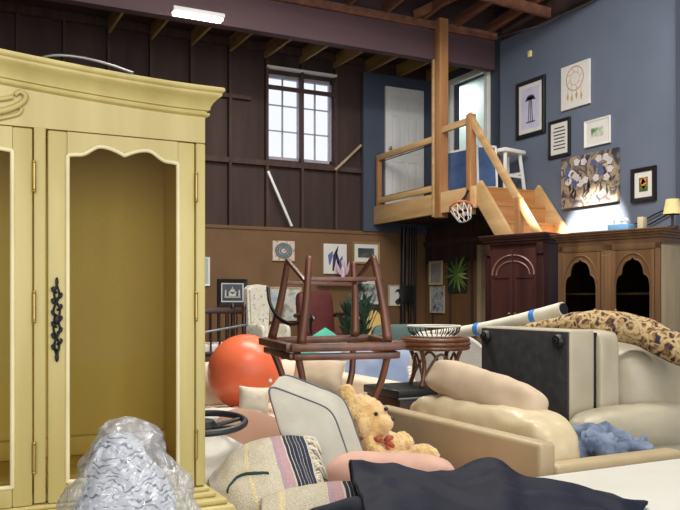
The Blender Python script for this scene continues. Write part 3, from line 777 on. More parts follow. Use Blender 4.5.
# ------------------------------------------------------------------ walnut hutch
p = at(558, 300, 8.22); q = at(660, 300, 7.42); W = (q-p).length; rz = camrz(p, q); D = .46
ctr = (p+q)/2+(Matrix.Rotation(rz, 4, 'Z') @ Vector((0, 1, 0)))*D/2; ctr.z = 0
hut = thing('display_hutch', 'walnut display hutch with two pointed arch glass doors under the blue wall', 'cabinet', ctr, rz)
t = hut; H = 2.04; Z0 = .84
b = new(); box(b, -W/2-.03, W/2+.03, -D/2-.04, D/2, 0, Z0-.03, .006); box(b, -W/2-.05, W/2+.05, -D/2-.06, D/2, Z0-.03, Z0, .006); obj('base_cabinet', b, M['walnut'], t)
b = new()
box(b, -W/2, -W/2+.03, -D/2+.02, D/2, Z0, H); box(b, -W/2, W/2, D/2-.015, D/2, Z0, H); box(b, -W/2, W/2, -D/2+.02, D/2, H-.02, H)
obj('carcass', b, M['walnut'], t)
b = new(); box(b, W/2-.03, W/2, -D/2+.02, D/2, Z0, H, .003); obj('side_panel', b, M['palewood'], t, label='pale wooden side panel')
b = new()
cornice(b, W, D, H, [(.0, .05), (.015, .025), (.03, .025), (.05, .02), (.06, .015)]); obj('cornice', b, M['walnut'], t)
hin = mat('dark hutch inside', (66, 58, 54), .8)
for z in (1.18, 1.55):
    b = new(); box(b, -W/2+.03, W/2-.03, -D/2+.08, D/2-.02, z, z+.02, .002); obj('shelf', b, M['palewood'], t)
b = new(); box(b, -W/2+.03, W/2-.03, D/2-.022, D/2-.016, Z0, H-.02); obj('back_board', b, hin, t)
b = new()
for s in (-1, 1): box(b, s*W/2-(.05 if s > 0 else 0), s*W/2+(.05 if s < 0 else 0), -D/2, -D/2+.03, Z0, H, .003)
for k in range(3): box(b, -.052+k*.036, -.052+k*.036+.026, -D/2-.008, -D/2+.03, Z0+.02, H-.10, .008)
box(b, -.062, .062, -D/2, -D/2+.03, Z0, H, .003); box(b, -W/2, W/2, -D/2, -D/2+.03, H-.06, H, .003)
obj('face_frame', b, M['walnut'], t)
for s in (-1, 1):
    x0, x1 = sorted((s*.065, s*(W/2-.052))); cxx = (x0+x1)/2; hw = (x1-x0)/2
    z0, z1 = Z0+.02, H-.065
    b = new(); y0, y1 = -D/2-.012, -D/2+.012
    box(b, x0, x0+.036, y0, y1, z0, z1, .003); box(b, x1-.036, x1, y0, y1, z0, z1, .003); box(b, x0+.036, x1-.036, y0, y1, z0, z0+.06, .003)
    # arched and cusped top rail
    iw = hw-.036; za = z1-.34; curve = []
    for k in range(49):
        u = -1+2*k/48; au = abs(u)
        if au > .64: z = za+.11*math.sqrt(max(0, 1-((au-.64)/.36)**2))
        elif au > .14: z = za+.125+.125*math.sqrt(max(0, 1-((au-.14)/.50)**2))
        else: z = za+.25+.03*(1-au/.14)
        curve.append((cxx+u*iw, z))
    prism(b, [(x0+.036, z1)]+[(x, z) for x, z in curve]+[(x1-.036, z1)], y0, y1)
    dd = obj('door', b, M['walnut'], t)
    b = new(); xz_tube(b, curve, y0-.002, .008); xz_tube(b, [(cxx-iw, z0+.06), (cxx-iw, za)], y0-.002, .007); xz_tube(b, [(cxx+iw, z0+.06), (cxx+iw, za)], y0-.002, .007)
    xz_tube(b, [(cxx+hw*.86*math.sin(a), z1-.30+.27*math.cos(a)) for a in [(-PI/2+PI*k/20) for k in range(21)]], y0-.002, .008)
    obj('arch_moulding', b, M['walnut'], dd)
    b = new(); box(b, x0+.03, x1-.03, -.002-D/2, .002-D/2, z0+.05, z1-.05); obj('glass_pane', b, M['darkglass'], dd)
    b = new(); ball(b, (s*.11, y0-.012, 1.4), .014); obj('knob', b, M['brass'], dd)
TOP = H+.135
def on_hutch(lx, ly, z=TOP):
    v = Matrix.Rotation(rz, 4, 'Z') @ Vector((lx, ly, 0)); return Vector((ctr.x+v.x, ctr.y+v.y, z))
t = thing('tissue_box', 'pale blue box with crumpled paper on top of the hutch', 'box', on_hutch(.06, -.05), rz)
b = new(); box(b, -.11, .11, -.07, .07, 0, .07, .006); obj('carton', b, M['bluebox'], t)
b = new(); softbox(b, .13, .07, .09, Matrix.Translation((0, 0, .09)), 2.6, 10, wr=.05, ws=26, seed=3); obj('paper', b, M['white'], t, label='crumpled white paper')
t = thing('ornament_box', 'small cream carton beside the blue box on the hutch', 'box', on_hutch(.26, -.02), rz)
b = new(); box(b, -.03, .03, -.04, .04, 0, .13, .004); obj('carton', b, M['creamf'], t)
t = thing('table_lamp', 'small lamp with a cream shade at the right end of the hutch top', 'lamp', on_hutch(.58, -.06), rz)
b = new(); lathe(b, [(.055, 0), (.055, .015), (.012, .03), (.012, .15), (.02, .16)], 18); obj('base', b, M['darkwood'], t)
b = new(); lathe(b, [(.085, .13), (.06, .27), (.055, .27), (.08, .13)], 22); obj('lamp_shade', b, M['lampshade'], t)
# ------------------------------------------------------------------ back row on a low plywood platform
bm = new(); box(bm, 1.7, 6.4, 9.35, YB-.14, 0, .5, .01); box(bm, 1.68, 6.42, 9.33, YB-.14, .5, .53, .004)
PL = solo('platform', bm, M['brownwall2'], 'low plywood platform along the brown back wall', 'platform', (4.05, 10.5, 0))
PZ = .53
# crib
c = at(206, 300, 10.2); c.z = PZ
t = thing('crib', 'reddish brown spindled wooden crib under the domed building picture', 'crib', c, R(-6))
for s in (-1, 1):
    for f in (-1, 1):
        b = new(); lathe(b, [(.03, 0), (.03, .3), (.02, .33), (.03, .36), (.03, .8), (.02, .83), (.034, .87), (.02, .92), (.001, .94)], 12, Matrix.Translation((s*.42, f*.3, 0))); obj('post', b, M['mahog'], t)
    b = new()
    bar(b, (s*.42, -.3, .82), (s*.42, .3, .82), .03, .06, .004); bar(b, (s*.42, -.3, .3), (s*.42, .3, .3), .03, .06, .004); obj('end_rail', b, M['mahog'], t)
for f in (-1, 1):
    for z in (.83, .3):
        b = new(); bar(b, (-.42, f*.3, z), (.42, f*.3, z), .03, .06, .004); obj('rail', b, M['mahog'], t)
    for k in range(7):
        b = new(); x = -.33+k*.11; tube(b, [(x, f*.3, .3), (x, f*.3, .83)], .012, 8); obj('spindle', b, M['mahog'], t)
b = new(); box(b, -.40, .40, -.28, .28, .3, .42, .03, 3); obj('mattress', b, M['whitecloth'], t)
b = new(); bar(b, (-.40, -.33, .52), (.46, -.33, .66), .03, .03, .006); obj('side_bar', b, M['silver'], t, label='grey slanting bar')
# white wing chair with a dark pattern
c = at(267, 300, 10.6); c.z = PZ
t = thing('wing_chair', 'white wing chair with a faint dotted pattern by the back wall', 'chair', c, R(14))
mw = ramp_art('dotted white fabric', [(120, 116, 96), (214, 208, 188), (226, 220, 204), (232, 226, 212)], 26, rough=.85, pos=[.3, .38, .5, .7])
def rot(a, ax, p=(0, 0, 0)): return Matrix.Translation(Vector(p)) @ Matrix.Rotation(R(a), 4, ax)
b = new(); prism(b, [(-.15, .3), (.15, .3), (.19, 1.12), (.13, 1.165), (0, 1.18), (-.13, 1.165), (-.19, 1.12)], .16, .30, bev=.03); obj('backrest', b, mw, t)
for s in (-1, 1):
    b = new(); softbox(b, .08, .46, .46, Matrix.Translation((s*.20, 0, .42)), 5); obj('arm', b, mw, t)
    for f in (-.2, .22):
        b = new(); bar(b, (s*.16, f, 0), (s*.16, f, .22), .045, .045, .005); obj('leg', b, M['darkwood'], t)
b = new(); softbox(b, .34, .5, .2, Matrix.Translation((0, -.03, .32)), 6); obj('seat', b, mw, t)
# maroon armchair
c = at(324, 300, 10.7); c.z = PZ
t = thing('armchair', 'maroon upholstered armchair with wooden arms under the shelf', 'chair', c, R(6))
b = new(); softbox(b, .54, .14, .74, Matrix.Translation((0, .22, .72)) @ Matrix.Rotation(R(-8), 4, 'X'), 7, puff=(0, .3, 0)); obj('backrest', b, M['red'], t)
b = new(); softbox(b, .56, .52, .16, Matrix.Translation((0, -.03, .46)), 6, puff=(0, 0, .2)); obj('seat', b, M['red'], t)
for s in (-1, 1):
    b = new(); tube(b, spline([(s*.31, .24, .76), (s*.33, 0, .78), (s*.34, -.26, .75), (s*.335, -.3, .70)], 14), .026, 8); tube(b, spline([(s*.33, -.2, .76), (s*.31, -.16, .6), (s*.31, -.2, .4)], 10), .022, 8); obj('arm', b, M['mahog'], t)
    for f in (-.24, .24):
        b = new(); bar(b, (s*.26, f, 0), (s*.26, f*.95, .40), .045, .045, .006); obj('leg', b, M['mahog'], t)
# potted dark plant
c = at(355, 300, 9.8); c.z = PZ
t = thing('potted_plant', 'dark leafy plant in a dark pot right of the maroon armchair', 'plant', c)
b = new(); lathe(b, [(.1, 0), (.13, .2), (.14, .22), (.12, .22), (.11, .18)], 18); obj('pot', b, M['black'], t)
b = new(); rnd = random.Random(5)
for k in range(70):
    a = rnd.uniform(0, 2*PI); el = rnd.uniform(1.12, 1.55); L = rnd.uniform(.3, .8); d = Vector((math.cos(a)*math.cos(el), math.sin(a)*math.cos(el), math.sin(el)))
    b0 = Vector((0, 0, .2)); tip = b0+d*L; tube(b, [b0, b0+d*L*.5, tip], .005, 4)
    side = d.cross(Vector((0, 0, 1))).normalized()
    for s in (-1, 1):
        e = (d+side*s*.9).normalized(); v = [b.verts.new(x) for x in (tip-d*.08, tip+e*.05+side*.035, tip+e*.14, tip+e*.05-side*.035+Vector((0, 0, .02)))]
        b.faces.new(v)
obj('foliage', b, M['leaf'], t, smooth=0)
# mustard oval-back chair
c = at(374, 300, 10.35); c.z = PZ
t = thing('dining_chair', 'mustard seated chair with dark wooden frame left of the green chair', 'chair', c, R(-4))
b = new(); prism(b, [(-.17+.0, .42), (.17, .42), (.21, .74), (.12, .83), (-.12, .83), (-.21, .74)], .17, .21, bev=.01); obj('back_panel', b, M['mustard'], t)
b = new(); tube(b, spline([(-.19, .19, .38), (-.23, .19, .74), (-.13, .19, .86), (.13, .19, .86), (.23, .19, .74), (.19, .19, .38)], 30), .022, 8); obj('back_frame', b, M['darkwood'], t)
b = new(); softbox(b, .46, .42, .08, Matrix.Translation((0, 0, .42)), 6, puff=(0, 0, .3)); obj('seat', b, M['mustard'], t)
for s in (-1, 1):
    for f in (-.17, .19):
        b = new(); bar(b, (s*.19, f, 0), (s*.2, f, .40), .035, .035, .004); obj('leg', b, M['darkwood'], t)
# grey-green tub chair
c = at(408, 300, 9.35); c.z = 0
t = thing('tub_chair', 'grey green upholstered low chair in the corner behind the rattan stool', 'chair', c, R(-12))
b = new(); softbox(b, .66, .6, .34, Matrix.Translation((0, 0, .72)), 6, puff=(0, 0, .15)); obj('seat', b, M['green'], t)
b = new(); softbox(b, .72, .16, .5, Matrix.Translation((0, .28, .96)), 5); obj('backrest', b, M['green'], t)
for s in (-1, 1):
    b = new(); softbox(b, .14, .58, .26, Matrix.Translation((s*.33, -.02, .98)), 5); obj('arm', b, M['green'], t)
    for f in (-.2, .22):
        b = new(); bar(b, (s*.27, f, 0), (s*.27, f, .57), .05, .05, .006); obj('leg', b, M['darkwood'], t)
# ------------------------------------------------------------------ sofas
def sofa(name, label, cat, loc, rz, W, D, fab, seat_h=.45, back_h=.85, arm_h=.62, arm_w=.2, nseat=2, cush_h=None, cush_t=.26, arms=(1, 1), back_t=.16, cfab=None, bk=4.5, ncush=None, frame=True):
    """front faces local -Y"""
    t = thing(name, label, cat, loc, rz, 'leather and fabric sofas'); cfab = cfab or fab
    aw = [arm_w if a else 0 for a in arms]
    b = new(); box(b, -W/2, W/2, -D/2+.03, D/2-.02, .08, seat_h-.14, .02); obj('base', b, fab, t)
    b = new(); box(b, -W/2, W/2, D/2-back_t, D/2, .08, back_h, .025, 3); obj('back_panel', b, fab, t)
    for i, s in enumerate((-1, 1)):
        if aw[i]:
            b = new()
            x0, x1 = (-W/2, -W/2+aw[i]) if s < 0 else (W/2-aw[i], W/2)
            box(b, x0, x1, -D/2, D/2-back_t-.002, .08, arm_h, min(.04, aw[i]*.35), 3); obj('arm', b, fab, t)
        for f in (-1, 1):
            b = new(); bar(b, (s*(W/2-.08), f*(D/2-.08), 0), (s*(W/2-.08), f*(D/2-.08), .09), .06, .06, .006); obj('foot', b, M['darkwood'], t)
    xa = -W/2+aw[0]; xb = W/2-aw[1]; ww = (xb-xa)/nseat
    for k in range(nseat):
        b = new(); softbox(b, ww-.008, D-back_t-.02, .17, Matrix.Translation((xa+ww*(k+.5), -back_t/2, seat_h-.055)), 7, 16, puff=(0, 0, .25), wr=.008, seed=k+W); obj('seat_cushion', b, cfab, t)
    if cush_h:
        nc = ncush or nseat; ww = (xb-xa)/nc
        for k in range(nc):
            b = new(); softbox(b, ww-.01, cush_t, cush_h-seat_h, Matrix.Translation((xa+ww*(k+.5), D/2-back_t-cush_t/2, (cush_h+seat_h)/2+.01)), bk, 18, puff=(.02, .25, .04), wr=.014, seed=k+D); obj('back_cushion', b, cfab, t)
    return t
# tan leather sofa in the right foreground (faces +x)
A = sofa('sofa', 'tan leather sofa with its smooth back turned left, beneath the beige cushion', 'sofa', (2.93, 3.55, 0), R(90), 1.5, .96, M['tan'], .46, .85, .742, .13, 2, back_t=.10)
b = new(); softbox(b, .31, 1.22, .46, Matrix.Translation((2.735, 3.57, .705)) @ Matrix.Rotation(R(-4), 4, 'Y'), 5.0, 26, puff=(.12, .06, .10), wr=.022, ws=7, seed=4); obj('back_cushion', b, M['cushtan'], A, True)
# long cushion lying on it
b = new(); M1 = Matrix.Translation(at(483, 391, 4.47)) @ axes(at(540, 410, 4.05)-at(432, 373, 4.85), camdir(.5, .86, -.05)).to_4x4()
softbox(b, .86, .20, .19, M1, 5.0, 20, puff=(0.05, .2, .2), wr=.014, seed=2)
solo('throw_cushion', b, M['mauve'], 'large plain pinkish beige cushion lying atop the tan sofa', 'cushion', at(487, 398, 4.47), group='loose cushions on the furniture pile')
# jeans heaped on the seat
t = thing('jeans', 'crumpled faded blue denim jeans heaped on the tan sofa', 'jeans', at(607, 445, 4.35))
def P2(rows): return [[at(*p) for p in r] for r in rows]
def wrinkled_leg(path, r, seed):
    b = new(); ps = spline([at(*q) for q in path], 46)
    tube(b, ps, [r*(.9+.25*math.sin(k*.9+seed)*.35) for k in range(47)], 28)
    off = Vector((seed, seed*2, 0))
    for v in b.verts:
        q = v.co*9+off; near = min(ps, key=lambda p_: (p_-v.co).length_squared); d = (v.co-near)
        n_ = (1-abs(noise.noise(q))*3.2)*.5+noise.noise(q*2.2)*.45
        v.co = near+Vector((d.x*(1+.55*n_)*1.15, d.y*(1+.55*n_)*1.15, d.z*(.75+.5*n_)))
    obj('trouser_leg', b, M['denim'], t, True, smooth=180)
wrinkled_leg([(570, 442, 4.40), (586, 434, 4.38), (606, 436, 4.36), (626, 444, 4.32), (644, 449, 4.28)], .075, 1.0)
wrinkled_leg([(574, 455, 4.16), (590, 448, 4.14), (606, 451, 4.12), (624, 449, 4.14), (645, 453, 4.18)], .065, 4.0)
wrinkled_leg([(586, 440, 4.26), (600, 439, 4.22), (612, 446, 4.2), (618, 453, 4.18)], .06, 7.0)
b = new(); tube(b, spline([at(594, 440, 4.15), at(602, 447, 4.1), at(614, 451, 4.1), at(628, 450, 4.12)], 16), .014, 7); obj('waistband', b, mat('dark denim', (66, 84, 116), .85, bump=.4), t, True)
# cream leather sofa at the right (faces -x)
E = sofa('sofa', 'cream leather sofa at the right edge with a big padded back', 'sofa', (4.175, 4.17, 0), R(-90), 1.34, 1.45, M['cream'], .48, .98, .60, .25, 1, 1.20, .66, (0, 1), .16, None, 4.2)
# local +X (arm index 1) maps to world -y: near side
b = new(); softbox(b, 1.1, .30, .26, Matrix.Translation((4.0, 3.64, .70)), 3.2, 20, puff=(0, .1, .1), wr=.02, seed=9); obj('arm_pad', b, M['cream'], E, True)
# upended ottoman on its seat
t = thing('ottoman', 'cream leather ottoman tipped on its side showing its black underside', 'ottoman', (3.78, 4.25, .51))
ya, yb = 3.80, 4.70; za, zb = .53, 1.31
b = new(); box(b, 3.57, 3.775, ya, yb, za, zb, .015, 3); obj('body', b, M['cream'], t, True)
b = new(); box(b, 3.556, 3.572, ya+.012, yb-.012, za+.012, zb-.012, .003); obj('bottom_cloth', b, M['blackcloth'], t, True, label='black dust cover on the bottom')
b = new(); softbox(b, .185, .90, .77, Matrix.Translation((3.912, 4.25, .92)), 12, 18, puff=(.05, 0, 0), wr=.01, seed=2); obj('cushion', b, M['cream'], t, True)
b = new(); box(b, 3.774, 3.83, ya+.035, yb-.035, za+.03, zb-.02); obj('gap_shade', b, M['black'], t, True)  # black block standing in for the shade between body and cushion
for y, z in ((ya+.08, zb-.07), (yb-.08, zb-.07), (ya+.08, za+.08), (yb-.08, za+.08)):
    b = new(); lathe(b, [(.045, 0), (.045, .02), (.034, .034), (.02, .034), (.02, .05)], 16, Matrix.Translation((3.557, y, z)) @ Matrix.Rotation(R(-90), 4, 'Y')); obj('caster', b, M['black'], t, True)
# patterned rug draped over ottoman and sofa back
b = new(); ctl = [at(500, 338, 5.95), at(525, 331, 5.75), at(562, 326, 5.55), at(602, 325, 5.35), at(640, 332, 5.3), at(672, 347, 5.15), at(715, 360, 5.0)]
pts = spline(ctl, 40); rr = [.02+.08*min(1, i/20.0) for i in range(41)]
tube(b, pts, rr, 18); t0 = b
for v in t0.verts:
    n_ = noise.noise(v.co*7)*.018; v.co += Vector((n_, n_*.5, n_))
solo('patterned_rug', b, M['rug'], 'rolled oriental patterned rug slung over the ottoman and cream sofa', 'rug', ctl[3])
# cream roll with blue tape
q0 = at(420, 337, 7.0); q1 = at(563, 309, 5.75)
t = thing('canvas_roll', 'long cream roll bound with blue tape, sloping behind the ottoman', 'roll', q0)
b = new(); pts = [q0.lerp(q1, i/20)+Vector((0, 0, -.03*math.sin(PI*i/20))) for i in range(21)]
tube(b, pts, [.046+.007*i/20 for i in range(21)], 16); obj('roll', b, M['paleplastic'], t, True)
for k in (9.2, 16.7):
    a = pts[int(k)]; c = pts[int(k)+1]; d = (c-a).normalized(); a = a.lerp(c, k-int(k))
    b = new(); tube(b, [a-d*.024, a+d*.024], .0545, 16); obj('tape_band', b, M['tape'], t, True)
b = new(); tube(b, [q1-d*.002, q1+d*.012], .042, 14); obj('core', b, M['black'], t, True)
# ------------------------------------------------------------------ wicker chair behind
c = at(458, 300, 6.85); c.z = 0
t = thing('wicker_chair', 'white and dark wicker chair behind the tipped ottoman', 'chair', c, R(-20))
mwk = ramp_art('wicker weave', [(40, 38, 40), (60, 56, 56), (220, 216, 206), (226, 222, 212)], 60, 'magic', .7)
b = new(); prism(b, [(-.34, .4)]+[(.34*math.cos(PI-PI*k/16), .92+.26*math.sin(PI*k/16)) for k in range(17)]+[(.34, .4)], .26, .30); obj('backrest', b, mwk, t)
b = new(); tube(b, [(.345*math.cos(PI-PI*k/20), .28, .92+.265*math.sin(PI*k/20)) for k in range(21)], .026, 8); obj('back_rim', b, M['whitewick'], t)
b = new(); box(b, -.34, .34, -.3, .28, .4, .46, .02); obj('seat', b, M['whitewick'], t)
for s in (-1, 1):
    b = new(); tube(b, spline([(s*.36, .28, .9), (s*.38, 0, .75), (s*.36, -.28, .7), (s*.34, -.3, .42)], 16), .03, 8); obj('arm', b, mwk, t)
    for f in (-.26, .26):
        b = new(); tube(b, [(s*.32, f, 0), (s*.32, f, .42)], .025, 8); obj('leg', b, M['whitewick'], t)
# black trunk and rattan stool
b0 = (2.86, 3.62, 4.82, 5.32)
t = thing('trunk', 'black wooden trunk under the rattan stool behind the tan sofa', 'trunk', (3.28, 5.07, 0))
P('body', M['darkwood'], t, lambda b: box(b, 2.95, 3.61, 4.83, 5.31, 0, .80, .008))
P('lid', M['black'], t, lambda b: box(b, 2.93, 3.63, 4.81, 5.33, .802, .86, .01))
P('edge_trim', M['silver'], t, lambda b: box(b, 2.928, 3.632, 4.806, 4.815, .795, .81, .002))
c = at(435, 300, 6.02); c.z = .86
t = thing('rattan_stool', 'round rattan stool with bent cane legs standing on the black trunk', 'stool', c)
b = new()
for z, r_ in ((.345, .245), (.315, .25), (.285, .245)): torus(b, (0, 0, z), r_, .017, None, 36, 8)
obj('rim', b, M['rattan'], t, smooth=180)
b = new(); lathe(b, [(.24, .30), (.24, .335), (.0, .338)], 32); obj('seat', b, M['rattan'], t)
for k in range(4):
    a = 2*PI*k/4+.5; ca_, sa_ = math.cos(a), math.sin(a)
    b = new(); tube(b, spline([(.22*ca_, .22*sa_, .29), (.17*ca_, .17*sa_, .15), (.21*ca_, .21*sa_, 0)], 12), .017, 8); obj('leg', b, M['rattan'], t, smooth=180)
    a2 = a+PI/2
    b = new(); tube(b, spline([(.19*ca_, .19*sa_, .06), (.15*math.cos(a+PI/4), .15*math.sin(a+PI/4), .24), (.19*math.cos(a2), .19*math.sin(a2), .06)], 14), .011, 6); obj('hoop_brace', b, M['rattan'], t, smooth=180)
t = thing('wire_basket', 'low white wire basket resting on the round rattan stool', 'basket', c+Vector((.03, .06, .362)))
b = new(); torus(b, (0, 0, .08), .2, .008, None, 32, 6); torus(b, (0, 0, .006), .15, .006, None, 28, 6)
for k in range(4): tube(b, [(-.145+.01*k*0, -.09+.06*k, .006), (.145, -.09+.06*k, .006)], .004, 5)
obj('rim', b, M['whitewick'], t, smooth=180)
b = new()
for k in range(28):
    a = 2*PI*k/28; tube(b, [(.15*math.cos(a), .15*math.sin(a), .006), (.19*math.cos(a), .19*math.sin(a), .04), (.2*math.cos(a), .2*math.sin(a), .08)], .004, 5)
obj('wires', b, M['black'], t, smooth=180)
# ------------------------------------------------------------------ cream sofa with the ball, pale blue sofa
B = sofa('sofa', 'cream fabric sofa in the middle carrying the orange exercise ball', 'sofa', (2.62, 6.2, 0), 0, 1.8, 1.4, M['creamsofa'], .565, .90, .82, .25, 2, .95, .22, (0, 1))
Cc = sofa('sofa', 'pale blue fabric sofa behind the overturned chair legs', 'sofa', (4.2, 7.1, 0), R(-6), 1.3, .9, M['paleblue'], .5, .96, .78, .2, 2, 1.0, .2)
bc = on_y(245.5, 371, 6.12); br = .305; bz = .60+br
bc.z = bz+.012
t = thing('exercise_ball', 'big shiny orange exercise ball', 'ball', (bc.x, bc.y, bz-br+.012))
b = new(); ball(b, bc, br, seg=48, rings=32); obj('shell', b, M['orange'], t, True, smooth=180)
b = new(); lathe(b, [(.015, 0), (.015, .004), (.006, .006)], 12, Matrix.Translation(bc+Vector((.1, -.285, -.05))) @ Matrix.Rotation(R(80), 4, 'X')); obj('valve', b, M['white'], t, True)
b = new(); pillow(b, .24, .24, .16, Matrix.Translation(at(254, 402, 6.02)) @ axes(camdir(.9, -.1, .3), camdir(.05, .9, .35)).to_4x4(), seed=5)
solo('throw_cushion', b, M['creamsofa'], 'crumpled cream cushion lying against the orange ball', 'cushion', at(254, 417, 6.02), group='loose cushions on the furniture pile')
b = new(); pillow(b, .42, .30, .18, Matrix.Translation(at(318, 376, 6.3)) @ axes(camdir(.95, -.05, -.2), camdir(.1, .85, .5)).to_4x4(), seed=6)
solo('throw_cushion', b, M['mauve'], 'pale peach cushion on the cream sofa between the chair legs', 'cushion', at(322, 385, 6.35), group='loose cushions on the furniture pile')
b = new(); softbox(b, .5, .4, .07, Matrix.Translation(Vector((1.98, 5.72, .635))), 4, 14, wr=.05, ws=7, seed=12)
solo('folded_blanket', b, M['whitecloth'], 'folded white blanket on the cream sofa in front of the ball', 'blanket', (1.98, 5.72, .60))
# teal mat
c = at(328, 300, 8.65); c.z = 0
t = thing('foam_mat', 'teal foam mat standing askew behind the cream sofa', 'mat', c, R(-12))
b = new(); prism(b, [(-.3, 0), (.34, 0), (.34, .95), (-.02, 1.20), (-.34, 1.0)], 0, .07, bev=.01); obj('foam', b, M['teal'], t)
# ------------------------------------------------------------------ overturned chair on a side table
tc = at(334, 300, 4.52); tc.z = 0
t = thing('side_table', 'plain brown side table beneath the overturned chair', 'table', tc, R(-10))
b = new(); box(b, -.30, .30, -.26, .26, .73, .76, .006); obj('table_top', b, M['chairwood'], t)
for s in (-1, 1):
    for f in (-1, 1):
        b = new(); bar(b, (s*.26, f*.22, 0), (s*.26, f*.22, .73), .05, .05, .005); obj('leg', b, M['chairwood'], t)
# seat frame corners: near left, near right, far right, far left
nl = at(291, 348, 4.20); nr = at(401, 346, 4.28); fl = at(263, 341, 4.72); fr = at(372, 338, 4.80)
cen = (nl+nr+fl+fr)/4
ch = thing('wooden_chair', 'overturned brown wooden armchair with its legs in the air', 'chair', (cen.x, cen.y, .76), R(-10))
def PC(name, fn, m=None, **kw):
    b = new(); fn(b); return obj(name, b, m or M['chairwood'], ch, True, **kw)
UP = Vector((0, 0, 1))
def rails(b, dz, w, h, ins=0.0):
    c4 = [p.lerp(cen, ins)+UP*dz for p in (nl, nr, fr, fl)]
    for i in range(4): bar(b, c4[i], c4[(i+1) % 4], w, h, .006)
PC('seat_frame', lambda b: rails(b, 0, .055, .042))
PC('lower_rail', lambda b: rails(b, -.05, .045, .036, .06))
legs = [(at(301, 345, 4.25), at(309, 256, 4.22)), (at(388, 341, 4.33), at(373, 255, 4.40)), (at(272, 338, 4.68), at(288, 259, 4.62)), (at(355, 336, 4.74), at(353, 262, 4.78))]
for a, c in legs:
    PC('leg', lambda b: (tube(b, spline([a, a.lerp(c, .5)+Vector((.008, 0, 0)), c], 10), [.027-.010*i/10 for i in range(11)], 10)), smooth=180)
# stretchers between the feet
PC('stretcher', lambda b: bar(b, legs[0][0].lerp(legs[0][1], .74), legs[1][0].lerp(legs[1][1], .72), .022, .022, .004))
PC('stretcher', lambda b: bar(b, legs[2][0].lerp(legs[2][1], .98), legs[0][0].lerp(legs[0][1], .70), .02, .022, .004))
PC('stretcher', lambda b: bar(b, legs[1][0].lerp(legs[1][1], .98), legs[3][0].lerp(legs[3][1], .70), .02, .022, .004))
PC('stretcher', lambda b: bar(b, legs[2][0].lerp(legs[2][1], .70), legs[3][0].lerp(legs[3][1], .70), .02, .022, .004))
# posts of back and arms hanging down
posts = [(at(297, 352, 4.24), at(303, 400, 4.26)), (at(389, 350, 4.32), at(373, 402, 4.34)), (at(271, 347, 4.68), at(286, 392, 4.66)), (at(353, 345, 4.72), at(348, 392, 4.70))]
for a, c in posts:
    e = Vector((c.x+(c.x-a.x)*.25, c.y+(c.y-a.y)*.2, .775))
    PC('arm_post' if a is posts[0][0] or a is posts[1][0] else 'back_post', lambda b: tube(b, spline([a, a.lerp(c, .55)+Vector((.012, 0, 0)), c, e], 14), .019, 10), smooth=180)
e0 = [Vector((c.x+(c.x-a.x)*.25, c.y+(c.y-a.y)*.2, .778)) for a, c in posts]
PC('crest_rail', lambda b: bar(b, e0[2], e0[3], .03, .035, .006))
PC('arm', lambda b: bar(b, e0[0], e0[2], .035, .03, .006)); PC('arm', lambda b: bar(b, e0[1], e0[3], .035, .03, .006))
# curved black cane hooked on the chair
b = new(); tube(b, spline([at(268, 287, 4.72), at(270, 303, 4.66), at(278, 317, 4.60), at(290, 324, 4.5), at(300, 323, 4.30)], 24), .011, 8)
obj('curved_bar', b, M['black'], ch, True, smooth=180, label='thin curved black bar')
# ------------------------------------------------------------------ pink bench with the pile
t = thing('bench', 'long salmon pink upholstered bench under the cushions and bear', 'bench', (1.76, 3.2, 0))
b = new(); softbox(b, 1.24, .92, .28, Matrix.Translation((1.76, 3.2, .52)), 9, 20, puff=(0, 0, .06), wr=.006); obj('seat', b, M['pink'], t, True)
P('base', M['darkwood'], t, lambda b: box(b, 1.18, 2.34, 2.78, 3.62, .12, .39, .01))
for x in (1.23, 2.29):
    for y in (2.83, 3.57): P('leg', M['darkwood'], t, lambda b: bar(b, (x, y, 0), (x, y, .13), .06, .06, .006))
b = new(); softbox(b, .60, .19, .18, Matrix.Translation(at(385, 476, 3.36)) @ axes(camdir(1, -.03, .02), camdir(0, .1, 1)).to_4x4(), 3.0, 18, puff=(0, .1, .1), wr=.012, seed=3)
solo('bolster_cushion', b, M['pink'], 'salmon pink bolster cushion in front of the teddy bear', 'cushion', at(385, 492, 3.36))
b = new(); softbox(b, .44, .40, .15, Matrix.Translation(at(257, 454, 3.62)) @ axes(camdir(.93, -.3, .1), camdir(.25, .62, .7)).to_4x4(), 3.4, 18, puff=(0, 0, .3), wr=.012, seed=7)
solo('throw_cushion', b, M['pinkb'], 'dusty pink cushion under the steering wheel and grey cushion', 'cushion', at(257, 474, 3.62), group='loose cushions on the furniture pile')
b = new(); softbox(b, .34, .36, .13, Matrix.Translation(at(208, 478, 3.22)) @ axes(camdir(.8, -.35, .3), camdir(.3, .8, .5)).to_4x4(), 3.6, 16, puff=(0, 0, .3), wr=.012, seed=8)
solo('throw_cushion', b, M['whitecloth'], 'white and grey cushion beside the base of the yellow cabinet', 'cushion', at(208, 485, 3.28), group='loose cushions on the furniture pile')
